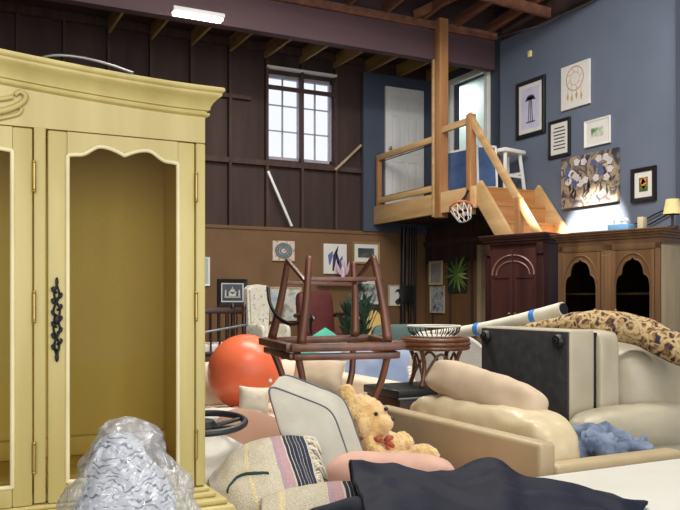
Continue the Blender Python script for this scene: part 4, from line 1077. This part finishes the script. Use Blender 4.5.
# grey box cushion with dark piping
c = at(313, 437, 3.34)
U_, V_, W_ = camdir(.285, -.12, .07), camdir(-.118, .33, .12), camdir(.060, .05, .115)
MG = Matrix.Translation(c+W_*.4) @ Matrix(((U_.x, V_.x, W_.x, 0), (U_.y, V_.y, W_.y, 0), (U_.z, V_.z, W_.z, 0), (0, 0, 0, 1)))
gw, gh, gt = 1.0, 1.0, 1.0
t = thing('box_cushion', 'grey box cushion with dark piping leaning beside the teddy bear', 'cushion', c-Vector((0, 0, .2)))
b = new(); softbox(b, gw, gh, gt, MG, 8, 20, puff=(.03, .03, .65), wr=.03, ws=2.5, seed=2); obj('cover', b, M['grey'], t, True, smooth=180)
for s in (-1, 1):
    b = new(); L = []
    for k in range(64):
        a = 2*PI*k/64; x = math.copysign(abs(math.cos(a))**.28, math.cos(a)); y = math.copysign(abs(math.sin(a))**.28, math.sin(a))
        L.append(MG @ Vector((x*gw/2*.985, y*gh/2*.985, s*gt/2*.84)))
    tube(b, L, .0042, 6, closed=True); obj('piping', b, M['piping'], t, True, smooth=180, label='dark grey piping')
# ------------------------------------------------------------------ teddy bear
bz0 = at(378, 452, 3.70)
t = thing('teddy_bear', 'honey coloured plush teddy bear reclining beside the grey cushion', 'teddy bear', (bz0.x, bz0.y, .66))
Rm = lambda r, u, f: camdir(r, u, f)
hc = at(366, 416, 3.68)
px = 3.7/800
def E_(b, px_, py_, zc, rx, ry, rz_, ang=0):
    px_ -= 4; py_ += 4; rx *= 1.06; ry *= 1.06
    """ellipsoid with radii given across, up and along the view"""
    X = camdir(math.cos(ang), math.sin(ang), 0); Y = camdir(-math.sin(ang), math.cos(ang), 0)
    ball(b, at(px_, py_, zc), (rx, ry, rz_), axes(X, Y), 24, 16)
b = new()
E_(b, 366, 415, 3.70, 25*px, 23*px, .10, -.25)        # skull
E_(b, 380, 420, 3.68, 14*px, 12*px, .065, -.2)        # cheek
E_(b, 384, 447, 3.74, 26*px, 22*px, .10, -.35)        # belly
E_(b, 374, 440, 3.74, 22*px, 19*px, .09)
for pts, rr in (((( 378, 452, 3.62), (398, 457, 3.58), (420, 457, 3.55)), (12, 11, 10)), (((384, 452, 3.82), (398, 448, 3.84), (404, 443, 3.82)), (12, 10, 10)), (((372, 438, 3.62), (384, 452, 3.58), (398, 456, 3.56)), (9, 8, 8))):
    cp = spline([at(p[0]-4, p[1]+4, p[2]) for p in pts], 8)
    for i, p in enumerate(cp):
        r_ = rr[0]+(rr[-1]-rr[0])*i/8; ball(b, p, r_*px, None, 14, 10)
E_(b, 406, 441, 3.80, 12*px, 13*px, .06, .2)          # raised foot
E_(b, 428, 453, 3.56, 15*px, 12*px, .055, -.2)        # near foot
E_(b, 351, 391, 3.70, 9*px, 11*px, .03, .4)           # far ear
E_(b, 366, 421, 3.575, 8*px, 12*px, .028, .15)         # near ear
body = obj('body', b, M['fur'], t, True, smooth=180)
md = body.modifiers.new('Remesh', 'REMESH'); md.mode = 'VOXEL'; md.voxel_size = .007; md.use_smooth_shade = True
md = body.modifiers.new('Smooth', 'SMOOTH'); md.factor = .5; md.iterations = 6
tex = bpy.data.textures.new('tufts', 'CLOUDS'); tex.noise_scale = .018
md = body.modifiers.new('Displace', 'DISPLACE'); md.texture = tex; md.strength = .016; md.mid_level = .5
b = new(); E_(b, 387, 419, 3.66, 10*px, 9*px, .05, -.2); mz = obj('muzzle', b, M['furpale'], t, True, smooth=180)
b = new(); E_(b, 396, 415, 3.65, 2.6*px, 2.4*px, .012); obj('nose', b, M['darkwood'], mz, True, smooth=180)
for p in ((380, 410, 3.600), (390, 405, 3.665)):
    b = new(); E_(b, p[0], p[1], p[2], 2.0*px, 2.0*px, .010); obj('eye', b, M['black'], t, True, smooth=180)
b = new(); E_(b, 366.5, 422, 3.548, 4.5*px, 8*px, .012, .15); obj('inner_ear', b, M['furpale'], t, True, smooth=180)
b = new()
for (x, y, dx, dy) in ((384, 441, 9, -4), (384, 442, 10, 5), (382, 441, -7, -2)):
    tube(b, spline([at(x, y, 3.60), at(x+dx*.5, y+dy*.5-1, 3.58), at(x+dx, y+dy, 3.59)], 8), [.005, .009, .012, .014, .014, .013, .012, .010, .007], 8, sx=.7)
tube(b, spline([at(386, 443, 3.59), at(389, 450, 3.57), at(392, 457, 3.575)], 8), .007, 8); tube(b, spline([at(374, 438, 3.6), at(380, 441, 3.585), at(386, 442, 3.59)], 8), .006, 8)
obj('ribbon_bow', b, M['redbow'], t, True, smooth=180, label='rust red ribbon bow')
# ------------------------------------------------------------------ striped blanket
mb = stripes('woven blanket', (204, 194, 172), [(.06, .09, (190, 186, 188)), (.34, .37, (224, 206, 160)), (.60, .64, (178, 150, 160)), (.64, .705, (190, 152, 158)), (.72, .752, (30, 36, 60)), (.758, .79, (34, 42, 70)), (.795, .83, (30, 36, 60)), (.835, .86, (48, 56, 86)), (.865, .90, (30, 36, 60)), (.905, .955, (34, 42, 72))], bscale=170, bump=.8)
t = thing('striped_blanket', 'oatmeal woven blanket with navy and pink bands and a fringe', 'blanket', at(270, 505, 2.95))
ctl = [[(214, 500, 3.28), (238, 486, 3.42), (262, 472, 3.42), (285, 466, 3.42), (303, 466, 3.42)],
       [(210, 480, 3.16), (236, 453, 3.18), (261, 441, 3.2), (284, 438, 3.22), (304, 437, 3.22)],
       [(211, 492, 2.96), (236, 474, 2.96), (264, 463, 2.98), (292, 461, 3.02), (312, 460, 3.06)],
       [(220, 516, 2.84), (244, 500, 2.82), (272, 490, 2.84), (300, 487, 2.88), (319, 487, 2.93)],
       [(226, 560, 2.76), (250, 545, 2.74), (276, 530, 2.72), (304, 520, 2.74), (326, 515, 2.78)]]
b = new(); G = patch(b, P2(ctl), 60, 44, .012, 9, 2)
fr_pts = [[G[60][j].co.copy() for j in range(8, 34)], [(G[60][j].co-G[57][j].co) for j in range(8, 34)]]
def proj(p):
    zc = SA*p.x+CA*p.y; return 340+F*(CA*p.x-SA*p.y)/zc, 300+F*(EYE-p.z)/zc
allv = [v.co.copy() for c_ in G for v in c_[13:]]; pv = [proj(v) for v in allv]
def on_cloth(x, y):
    near = sorted(range(len(allv)), key=lambda q: (pv[q][0]-x)**2+(pv[q][1]-y)**2)[:4]
    return sum((allv[q] for q in near), Vector())/4
curve_px = spline([(228, 494, 0), (230, 487, 0), (236, 480, 0), (245, 475.5, 0), (257, 474, 0), (271, 474, 0)], 18)
rows = [on_cloth(p_.x, p_.y) for p_ in curve_px]
rows = [(rows[max(i-1, 0)]+rows[i]+rows[min(i+1, 18)])/3 for i in range(19)]
# second fold of the same blanket lying in front
ctl2 = [[(262, 500, 2.80), (300, 487, 2.84), (330, 484, 2.86), (352, 483, 2.86), (366, 484, 2.86)],
        [(262, 512, 2.70), (300, 500, 2.73), (332, 492, 2.75), (354, 489, 2.76), (367, 490, 2.76)],
        [(262, 545, 2.62), (300, 530, 2.63), (335, 514, 2.64), (358, 506, 2.66), (371, 505, 2.66)],
        [(262, 590, 2.60), (300, 575, 2.60), (338, 548, 2.60), (362, 536, 2.60), (376, 534, 2.60)]]
patch(b, P2(ctl2), 40, 24, .008, 9, 5, uv=(.25, 1.0))
obj('cloth', b, mb, t, True, smooth=180, solid=.008, soff=-1)
b = new()
tv = G = None
view = camdir(0, .05, -1)
V0 = [p+view*.012 for p in rows]
lay = []
for i, p in enumerate(V0):
    w_ = camdir(-.35, .85, .25)*.0125
    lay.append([b.verts.new(p-w_), b.verts.new(p+w_)])
for i in range(len(lay)-1): b.faces.new((lay[i][0], lay[i+1][0], lay[i+1][1], lay[i][1]))
obj('green_band', b, mat('dark green wool', (34, 66, 64), .9, bump=.6, bscale=160), t, True, smooth=180, solid=.006, label='dark green stripe')
b = new(); rnd = random.Random(2)
for p, d in zip(*fr_pts):
    for q in range(2):
        o = Vector((rnd.uniform(-.01, .01), rnd.uniform(-.01, .01), rnd.uniform(-.012, .012))); L = rnd.uniform(.05, .085)
        dd = d.normalized()*.6+Vector((0, 0, -.45))+o*8
        m1 = p+o+dd*L*.5+Vector((0, 0, .012)); tube(b, spline([p+o*.5, m1, p+o+dd*L+Vector((0, 0, -.015))], 6), .0045, 5)
obj('fringe', b, M['fringe'], t, True, smooth=180, label='cream knotted fringe')
# ------------------------------------------------------------------ steering wheel on its stand
c = at(204, 423, 3.3)
t = thing('steering_wheel', 'black steering wheel on a stand behind the yellow cabinet', 'wheel', (c.x, c.y, 0))
MW = Matrix.Translation(c) @ axes(camdir(1, .0, .0), camdir(0, .10, .99)).to_4x4()
b = new(); tube(b, [MW @ Vector((.168*math.cos(2*PI*k/40), .168*math.sin(2*PI*k/40), 0)) for k in range(40)], .014, 10, closed=True); obj('rim', b, M['wheel'], t, True, smooth=180)
for a in (.5, 2.6, 4.71, 5.9):
    b = new(); bar(b, MW @ Vector((.03*math.cos(a), .03*math.sin(a), -.02)), MW @ Vector((.163*math.cos(a), .163*math.sin(a), 0)), .026, .014, .004); obj('spoke', b, M['wheel'], t, True)
b = new(); lathe(b, [(.05, -.05), (.055, -.01), (.04, .01), (.0, .012)], 20, MW); obj('hub', b, M['black'], t, True)
b = new(); tube(b, [(c.x, c.y, .03), (c.x, c.y, c.z-.03)], .03, 12); lathe(b, [(.10, 0), (.10, .02), (.04, .05)], 20, Matrix.Translation((c.x, c.y, 0))); obj('column', b, M['iron'], t, True)
# ------------------------------------------------------------------ white table and navy cloth
t = thing('table', 'broad white topped table in the right foreground', 'table', (2.5, 1.95, 0))
P('table_top', M['tabletop'], t, lambda b: box(b, 1.36, 3.75, 1.25, 2.66, .705, .745, .008))
P('apron', M['tabletop'], t, lambda b: box(b, 1.45, 3.66, 1.34, 2.57, .62, .705, .004))
for x in (1.5, 3.6):
    for y in (1.4, 2.5): P('leg', M['tabletop'], t, lambda b: bar(b, (x, y, 0), (x, y, .63), .06, .06, .005))
t = None
ctl = [[(354, 488, 2.98), (392, 486, 3.12), (440, 496, 3.2), (472, 486, 3.26), (500, 484, 3.24), (530, 496, 3.2), (575, 500, 3.12), (612, 512, 3.02), (648, 524, 2.9)],
       [(350, 463, 2.86), (392, 468, 3.0), (446, 475, 3.1), (472, 463, 3.12), (498, 463, 3.1), (522, 479, 3.06), (566, 485, 2.98), (604, 495, 2.90), (640, 514, 2.80)],
       [(353, 476, 2.70), (392, 472, 2.84), (445, 481, 2.92), (474, 478, 2.92), (500, 476, 2.9), (524, 488, 2.88), (566, 493, 2.82), (602, 506, 2.76), (634, 524, 2.68)],
       [(358, 491, 2.56), (396, 486, 2.66), (446, 492, 2.7), (476, 492, 2.7), (504, 490, 2.68), (530, 500, 2.66), (566, 506, 2.62), (600, 520, 2.58), (632, 538, 2.52)],
       [(364, 506, 2.38), (400, 502, 2.42), (450, 516, 2.44), (480, 520, 2.44), (508, 520, 2.44), (534, 528, 2.44), (568, 536, 2.42), (600, 550, 2.38), (632, 562, 2.34)],
       [(374, 560, 2.14), (410, 560, 2.14), (455, 565, 2.16), (484, 568, 2.16), (512, 570, 2.16), (540, 576, 2.16), (572, 582, 2.14), (604, 586, 2.14), (636, 590, 2.14)]]
b = new(); Pn = P2(ctl)
for r_ in Pn:
    for p_ in r_:
        p_.z = max(p_.z, .752)
patch(b, Pn, 110, 70, .022, 5, 4)
patch(b, P2([[(312, 512, 2.60), (335, 506, 2.60), (356, 500, 2.58), (380, 498, 2.5)], [(310, 520, 2.50), (336, 513, 2.48), (360, 508, 2.44), (384, 506, 2.4)], [(314, 560, 2.42), (338, 552, 2.38), (362, 545, 2.3), (388, 540, 2.26)]]), 26, 16, .006, 6, 9)
solo('navy_cloth', b, M['navycloth'], 'rumpled dark navy cloth heaped over the white table', 'cloth', at(480, 505, 2.8), smooth=180, solid=.012, soff=-1)
# ------------------------------------------------------------------ yellow china cabinet
CY = 2.514; X0, X1 = -.755, .795; XC = .02; Z0 = .89
t = thing('china_cabinet', 'tall antique yellow china cabinet with glass doors at the left', 'cabinet', (XC, CY+.21, 0))
def PY(name, fn, m='yellow', par=None, **kw):
    b = new(); fn(b); return obj(name, b, M[m] if isinstance(m, str) else m, par or t, True, **kw)
YBk = CY+.40
ZT = 2.03
# lower buffet
PY('buffet', lambda b: (box(b, X0-.04, X1+.03, CY-.05, YBk+.02, .08, .815, .01), box(b, X0-.06, X1+.05, CY-.07, YBk+.03, 0, .09, .01)))
PY('buffet_top', lambda b: (box(b, X0-.06, X1+.075, CY-.10, YBk+.03, .815, .848, .014, 3), box(b, X0-.045, X1+.055, CY-.075, YBk+.02, .848, .866, .008, 3)))
PY('plinth', lambda b: (box(b, X0-.03, X1+.028, CY-.04, YBk, .866, .882, .007, 3), box(b, X0-.012, X1+.012, CY-.02, YBk, .882, .896, .006, 3)))
# carcass
PY('carcass', lambda b: (box(b, X0, X0+.025, CY+.01, YBk, .9, ZT+.05), box(b, X1-.025, X1, CY+.01, YBk, .9, ZT+.05), box(b, X0, X1, CY+.01, YBk, ZT+.03, ZT+.06), box(b, X0, X1, CY+.01, YBk, .9, .925)))
PY('back_panel', lambda b: box(b, X0+.02, X1-.02, YBk-.015, YBk, .9, ZT+.05), 'yellow_in')
PY('inner_side', lambda b: (box(b, X1-.034, X1-.026, CY+.03, YBk-.02, .93, ZT), box(b, X0+.026, X0+.034, CY+.03, YBk-.02, .93, ZT)), 'yellow_in')
PY('inner_floor', lambda b: (box(b, X0+.03, X1-.03, CY+.04, YBk-.02, .925, .965, .004), box(b, X0+.03, X1-.03, YBk-.05, YBk-.02, .965, 1.03, .006)), 'yellow_in')
PY('shelf_holes', lambda b: [tube(b, [(X1-.036, CY+.20, z), (X1-.0335, CY+.20, z)], .005, 8) for z in (1.06, 1.16, 1.26, 1.36, 1.46, 1.56)], 'black')
# face frame: corner posts, stiles between doors, frieze
def arch_rise(x):
    u = abs(x-XC)/.72
    return 0.0 if u >= 1 else .047*(1-u)**1.6
def face(b):
    box(b, X1-.032, X1, CY-.010, CY+.03, .90, ZT-.024, .006); box(b, X0, X0+.032, CY-.010, CY+.03, .90, ZT-.026, .006)
    for sa_, sb_ in ((.273, .306), (-.266, -.247)): box(b, sa_, sb_, CY-.008, CY+.03, .90, ZT-.02, .003)
PY('face_frame', face)
def frieze(b):
    n = 40; top = [(X0+(X1-X0)*i/n, ZT+.07+arch_rise(X0+(X1-X0)*i/n)) for i in range(n+1)]
    prism(b, [(X1, ZT-.021), (X0, ZT-.021)]+top, CY-.004, CY+.03)
PY('frieze', frieze)
# cornice swept along the arched top
prof = [(0, .0), (.018, .004), (.026, .012), (.022, .022), (.008, .026), (.008, .032), (.022, .036), (.026, .05), (.040, .072), (.060, .092), (.078, .104), (.082, .112), (.080, .120), (.092, .126), (.096, .138), (.090, .148), (0, .152)]
prof = [(o*.55, h*.62) for o, h in prof]
def corn(b):
    n = 70; Z = 2.092
    def sect(x, y0, dx, dz): return [b.verts.new((x+dx*o, y0-(o if True else 0), Z+h+dz)) for o, h in prof]
    A = [[b.verts.new((X0-(o), CY-o, Z+h)) for o, h in prof]]
    for i in range(n+1):
        x = X0+(X1-X0)*i/n; dz = arch_rise(x)
        A.append([b.verts.new((x, CY-o, Z+h+dz)) for o, h in prof])
    A.append([b.verts.new((X1+o, CY-o, Z+h)) for o, h in prof])
    A.append([b.verts.new((X1+o, YBk, Z+h)) for o, h in prof]); A.insert(0, [b.verts.new((X0-o, YBk, Z+h)) for o, h in prof])
    for P_, Q in zip(A, A[1:]):
        for k in range(len(prof)-1): b.faces.new((P_[k], Q[k], Q[k+1], P_[k+1]))
PY('cornice', corn, smooth=50)
PY('top_board', lambda b: box(b, X0-.02, X1+.02, CY+.0, YBk, 2.12, 2.178))
# carved crest
def crest(b):
    zc = ZT+.03
    for s in (-1, 1):
        tube(b, spline([(XC+s*.02, CY-.008, zc), (XC+s*.09, CY-.012, zc-.028), (XC+s*.17, CY-.012, zc-.012), (XC+s*.215, CY-.012, zc+.012), (XC+s*.23, CY-.012, zc+.035), (XC+s*.215, CY-.012, zc+.048), (XC+s*.20, CY-.012, zc+.036)], 24), [.012-.006*i/24 for i in range(25)], 8)
        tube(b, spline([(XC+s*.03, CY-.008, zc+.03), (XC+s*.10, CY-.012, zc+.012), (XC+s*.16, CY-.012, zc+.02), (XC+s*.195, CY-.012, zc+.03)], 16), .007, 8)
        tube(b, spline([(XC+s*.02, CY-.008, zc-.016), (XC+s*.1, CY-.01, zc-.046), (XC+s*.2, CY-.01, zc-.022), (XC+s*.22, CY-.01, zc+.0)], 16), .006, 8)
    ball(b, (XC, CY-.005, zc+.02), (.04, .016, .035))
PY('carved_crest', crest, smooth=180)
# doors
def door(x0, x1, z0, z1, hinge_right, arch=.0, pull=True):
    sw = .055; hw = (x1-x0)/2; cx = (x0+x1)/2; y0, y1 = CY-.016, CY+.008
    gx0, gx1 = x0+sw, x1-sw; zl = z1-.070+arch*.0
    curve = []
    for k in range(41):
        u = -1+2*k/40; au = abs(u)
        if au > .80: z = zl+.004*math.sin((1-au)/.2*PI/2)
        elif au > .42: z = zl+.004+.030*(.5-.5*math.cos((.80-au)/.38*PI))
        else: z = zl+.034-.022*((.42-au)/.42)**1.8
        curve.append((cx+u*(gx1-gx0)/2, z))
    def fr(b):
        box(b, x0, gx0, y0, y1, z0, z1, .005); box(b, gx1, x1, y0, y1, z0, z1, .005); box(b, gx0, gx1, y0, y1, z0, z0+.06, .004)
        prism(b, [(gx1, z1), (gx0, z1)]+curve, y0+.001, y1-.001)
    d = PY('door', fr)
    def bead(b):
        tube(b, [(x, y0-.001, z) for x, z in curve], .007, 8)
        for x in (gx0, gx1): tube(b, [(x, y0-.001, z0+.058), (x, y0-.001, zl)], .007, 8)
        tube(b, [(gx0, y0-.001, z0+.06), (gx1, y0-.001, z0+.06)], .007, 8)
    PY('bead', bead, 'gilt', d, smooth=60)
    PY('glass_pane', lambda b: box(b, gx0-.01, gx1+.01, CY-.001, CY+.002, z0+.05, z1-.03), 'glass', d)
    hx = x1+.004 if hinge_right else x0-.004
    for z in (z0+.14, z0+.60*(z1-z0)-.08, z1-.14):
        PY('hinge', lambda b: (tube(b, [(hx, y0-.004, z-.038), (hx, y0-.004, z+.038)], .0055, 8), ball(b, (hx, y0-.004, z+.043), .006, None, 10, 8), ball(b, (hx, y0-.004, z-.043), .006, None, 10, 8)), 'brass', d, smooth=60)
    if pull:
        px_ = x0+.024 if hinge_right else x1-.024; zc = z0+.545
        def esc(b):
            y = y0-.006
            for ph in (0, PI):
                tube(b, [(px_+.009*math.sin(s*4*PI+ph)*(1-abs(2*s-1)**3*.6), y-.004*math.cos(s*4*PI+ph), zc-.105+.21*s) for s in [i/48 for i in range(49)]], .0036, 6)
            for k in range(11):
                z = zc-.085+.017*k; s = 1 if k % 2 else -1
                tube(b, spline([(px_, y, z-.006), (px_+s*.010, y-.004, z), (px_+s*.013, y-.003, z+.009), (px_+s*.007, y-.006, z+.012)], 8), [.003, .0042, .005, .005, .0046, .004, .003, .002, .001], 6)
            ball(b, (px_, y-.002, zc+.112), (.005, .004, .014), None, 10, 8); ball(b, (px_, y-.002, zc-.112), (.006, .004, .014), None, 10, 8)
            ball(b, (px_, y-.004, zc), (.011, .008, .016), None, 12, 8)
        PY('escutcheon', esc, 'iron', d, smooth=180)
    return d
door(.311, .757, .897, 2.003, True)
door(-.715, -.271, .897, 2.003, False)
door(-.242, .268, .897, 2.003, True, 0, False)
# grey cord lying on top of the cabinet
zt = 2.182
b = new(); tube(b, spline([(.26, 2.53, zt+.022), (.32, 2.49, zt+.040), (.40, 2.47, zt+.040), (.48, 2.45, zt+.024), (.55, 2.45, zt+.008)], 24), .004, 6)
solo('grey_cord', b, M['silver'], 'thin grey cord curling on top of the yellow cabinet', 'cord', (.4, 2.5, zt), smooth=180)
# ------------------------------------------------------------------ bundle in clear plastic in front of the cabinet
def plastic():
    m = bpy.data.materials.new('clear plastic'); m.use_nodes = True; nt = m.node_tree; nt.nodes.clear()
    o = nt.nodes.new('ShaderNodeOutputMaterial'); tc = nt.nodes.new('ShaderNodeTexCoord')
    v = nt.nodes.new('ShaderNodeTexVoronoi'); v.inputs['Scale'].default_value = 26; v.feature = 'SMOOTH_F1'
    n = nt.nodes.new('ShaderNodeTexNoise'); n.inputs['Scale'].default_value = 14; n.inputs['Distortion'].default_value = 2.5; n.inputs['Detail'].default_value = 4
    nt.links.new(tc.outputs['Object'], v.inputs['Vector']); nt.links.new(tc.outputs['Object'], n.inputs['Vector'])
    ad = nt.nodes.new('ShaderNodeMath'); ad.operation = 'ADD'; nt.links.new(v.outputs['Distance'], ad.inputs[0]); nt.links.new(n.outputs['Fac'], ad.inputs[1])
    bp = nt.nodes.new('ShaderNodeBump'); bp.inputs['Strength'].default_value = 1.0; bp.inputs['Distance'].default_value = .03
    nt.links.new(ad.outputs[0], bp.inputs['Height'])
    tr = nt.nodes.new('ShaderNodeBsdfTransparent'); tr.inputs['Color'].default_value = (.95, .96, .98, 1)
    gl = nt.nodes.new('ShaderNodeBsdfGlossy'); gl.inputs['Roughness'].default_value = .12
    df = nt.nodes.new('ShaderNodeBsdfDiffuse'); df.inputs['Color'].default_value = (.86, .88, .92, 1)
    nt.links.new(bp.outputs[0], gl.inputs['Normal']); nt.links.new(bp.outputs[0], df.inputs['Normal'])
    m1 = nt.nodes.new('ShaderNodeMixShader'); m1.inputs[0].default_value = .28
    nt.links.new(tr.outputs[0], m1.inputs[1]); nt.links.new(df.outputs[0], m1.inputs[2])
    m2 = nt.nodes.new('ShaderNodeMixShader'); m2.inputs[0].default_value = .16
    nt.links.new(m1.outputs[0], m2.inputs[1]); nt.links.new(gl.outputs[0], m2.inputs[2]); nt.links.new(m2.outputs[0], o.inputs[0])
    return m
bp0 = at(127, 300, 1.62); bx, by = bp0.x, bp0.y
t = thing('wrapped_bundle', 'bundle wrapped in crumpled clear plastic in front of the yellow cabinet', 'bundle', (bx, by, 0))
rv = camdir(1, 0, 0); fv = camdir(0, 0, 1)
def bag(b, prof, wr, ws, seed, n=72, m=80):
    rings = []; off = Vector((seed, seed*2, seed*3))
    for j in range(m+1):
        s = j/m*(len(prof)-1); k = min(int(s), len(prof)-2); f = s-k
        q = [cr(prof[max(k-1, 0)][i], prof[k][i], prof[k+1][i], prof[min(k+2, len(prof)-1)][i], f) for i in range(4)]
        ring_ = []
        for i in range(n):
            a = 2*PI*i/n; p = Vector((bx, by, q[0]))+rv*(q[1]+q[2]*math.cos(a))+fv*(q[3]*math.sin(a))
            d = noise.noise(p*ws+off); e = abs(noise.noise(p*ws*1.9+off))
            p += (rv*math.cos(a)+fv*math.sin(a))*((d*.8-e*1.2+.3)*wr)
            ring_.append(b.verts.new(p))
        rings.append(ring_)
    for A_, B_ in zip(rings, rings[1:]):
        for i in range(n): b.faces.new((A_[i], A_[(i+1) % n], B_[(i+1) % n], B_[i]))
    b.faces.new(rings[0][::-1]); b.faces.new(rings[-1])
# (height, sideways offset, half width, half depth)
prof = [(0.0, .0, .15, .13), (.4, .0, .16, .14), (.8, .0, .16, .14), (1.0, .0, .145, .13), (1.08, .002, .135, .12), (1.14, .012, .108, .10), (1.19, .0, .078, .08), (1.23, -.002, .058, .06), (1.252, -.004, .040, .042), (1.262, -.004, .012, .012)]
b = new(); bag(b, prof, .022, 13, 1.0); obj('plastic_wrap', b, plastic(), t, True, smooth=180, label='crumpled clear plastic')
mcl, nt, bs = nodes('bundle print')
tc = nt.nodes.new('ShaderNodeTexCoord'); wv = nt.nodes.new('ShaderNodeTexWave'); wv.bands_direction = 'Z'
wv.inputs['Scale'].default_value = 26; wv.inputs['Distortion'].default_value = 14; wv.inputs['Detail'].default_value = 1.5; wv.inputs['Detail Scale'].default_value = 1.2
nz = nt.nodes.new('ShaderNodeTexNoise'); nz.inputs['Scale'].default_value = 60; nz.inputs['Detail'].default_value = 1
ml = nt.nodes.new('ShaderNodeMath'); ml.operation = 'MULTIPLY'; rp = nt.nodes.new('ShaderNodeValToRGB')
nt.links.new(tc.outputs['Object'], wv.inputs['Vector']); nt.links.new(tc.outputs['Object'], nz.inputs['Vector'])
nt.links.new(wv.outputs['Fac'], ml.inputs[0]); nt.links.new(nz.outputs['Fac'], ml.inputs[1]); nt.links.new(ml.outputs[0], rp.inputs['Fac'])
rp.color_ramp.elements[0].position = .36; rp.color_ramp.elements[0].color = lin((220, 222, 226)); rp.color_ramp.elements[1].position = .56; rp.color_ramp.elements[1].color = lin((62, 66, 78))
nt.links.new(rp.outputs['Color'], bs.inputs['Base Color']); bs.inputs['Roughness'].default_value = .8
prof2 = [(max(0.005, z-.03), x-.012, w_*.82, d_*.82) for z, x, w_, d_ in prof]
b = new(); bag(b, prof2, .016, 10, 5.0, 48, 50); obj('contents', b, mcl, t, True, smooth=180, label='white cloth with grey print')
# ------------------------------------------------------------------ light
def area(name, loc, target, sx, sy, energy, col=(1, 1, 1)):
    l = bpy.data.lights.new(name, 'AREA'); l.shape = 'RECTANGLE'; l.size = sx; l.size_y = sy; l.energy = energy; l.color = col
    o = bpy.data.objects.new(name, l); COL.objects.link(o); o.location = loc
    o.rotation_euler = (Vector(target)-Vector(loc)).to_track_quat('-Z', 'Y').to_euler(); return o
area('daylight_door', (0.5, -3.2, 2.6), (2.5, 5, 1.2), 7, 3.6, 210, (1, .98, .95))
area('overhead_fill', (2.2, 2.2, 5.6), (2.2, 2.6, 0), 2.4, .4, 150, (1, .96, .88))  # unseen overhead lamp added to brighten the foreground
area('overhead_fill', (3.2, 6.2, 5.75), (3.4, 6.6, 0), 2.4, .4, 190, (1, .96, .88))  # another unseen ceiling lamp, added as fill over the middle
area('overhead_fill', (4.9, 4.8, 5.9), (6.6, 6.6, 1.5), 2.4, .4, 130, (1, .97, .92))  # unseen lamp added to lighten the blue wall
area('loft_room_fill', (XW+.7, 12.2, 5.5), (XW+.75, 12.3, 3), .5, .5, 30, (.92, 1, .96))  # unseen lamp added to brighten the room past the doorway
area('overhead_fill', (4.2, 9.6, 4.98), (4.2, 10.4, 0), 2.0, .2, 34, (1, .95, .86))
sp_ = bpy.data.lights.new('skylight_sun', 'SPOT'); sp_.energy = 9500; sp_.color = (1, .93, .80); sp_.spot_size = R(13); sp_.spot_blend = .2; sp_.shadow_soft_size = .06
so = bpy.data.objects.new('skylight_sun', sp_); COL.objects.link(so); so.location = (3.6, 6.3, 5.7)
so.rotation_euler = (on_x(592, 250, XW)-Vector(so.location)).to_track_quat('-Z', 'Y').to_euler()
w = bpy.data.worlds.new('sky'); S.world = w; w.use_nodes = True
bg = w.node_tree.nodes['Background']; bg.inputs['Color'].default_value = (.93, .96, 1.0, 1); bg.inputs['Strength'].default_value = 1.15
# ------------------------------------------------------------------ camera
cam = bpy.data.cameras.new('camera'); co = bpy.data.objects.new('camera', cam); COL.objects.link(co)
co.location = (0, 0, EYE); co.rotation_euler = (R(90), 0, -TH)
cam.sensor_fit = 'HORIZONTAL'; cam.sensor_width = 36; cam.lens = 36*F/680; cam.shift_y = 45/680; cam.clip_start = .05
S.camera = co
S.view_settings.view_transform = 'Standard'; S.view_settings.look = 'None'; S.view_settings.gamma = 1.0; S.view_settings.exposure = 0.0; S.view_settings.use_curve_mapping = False
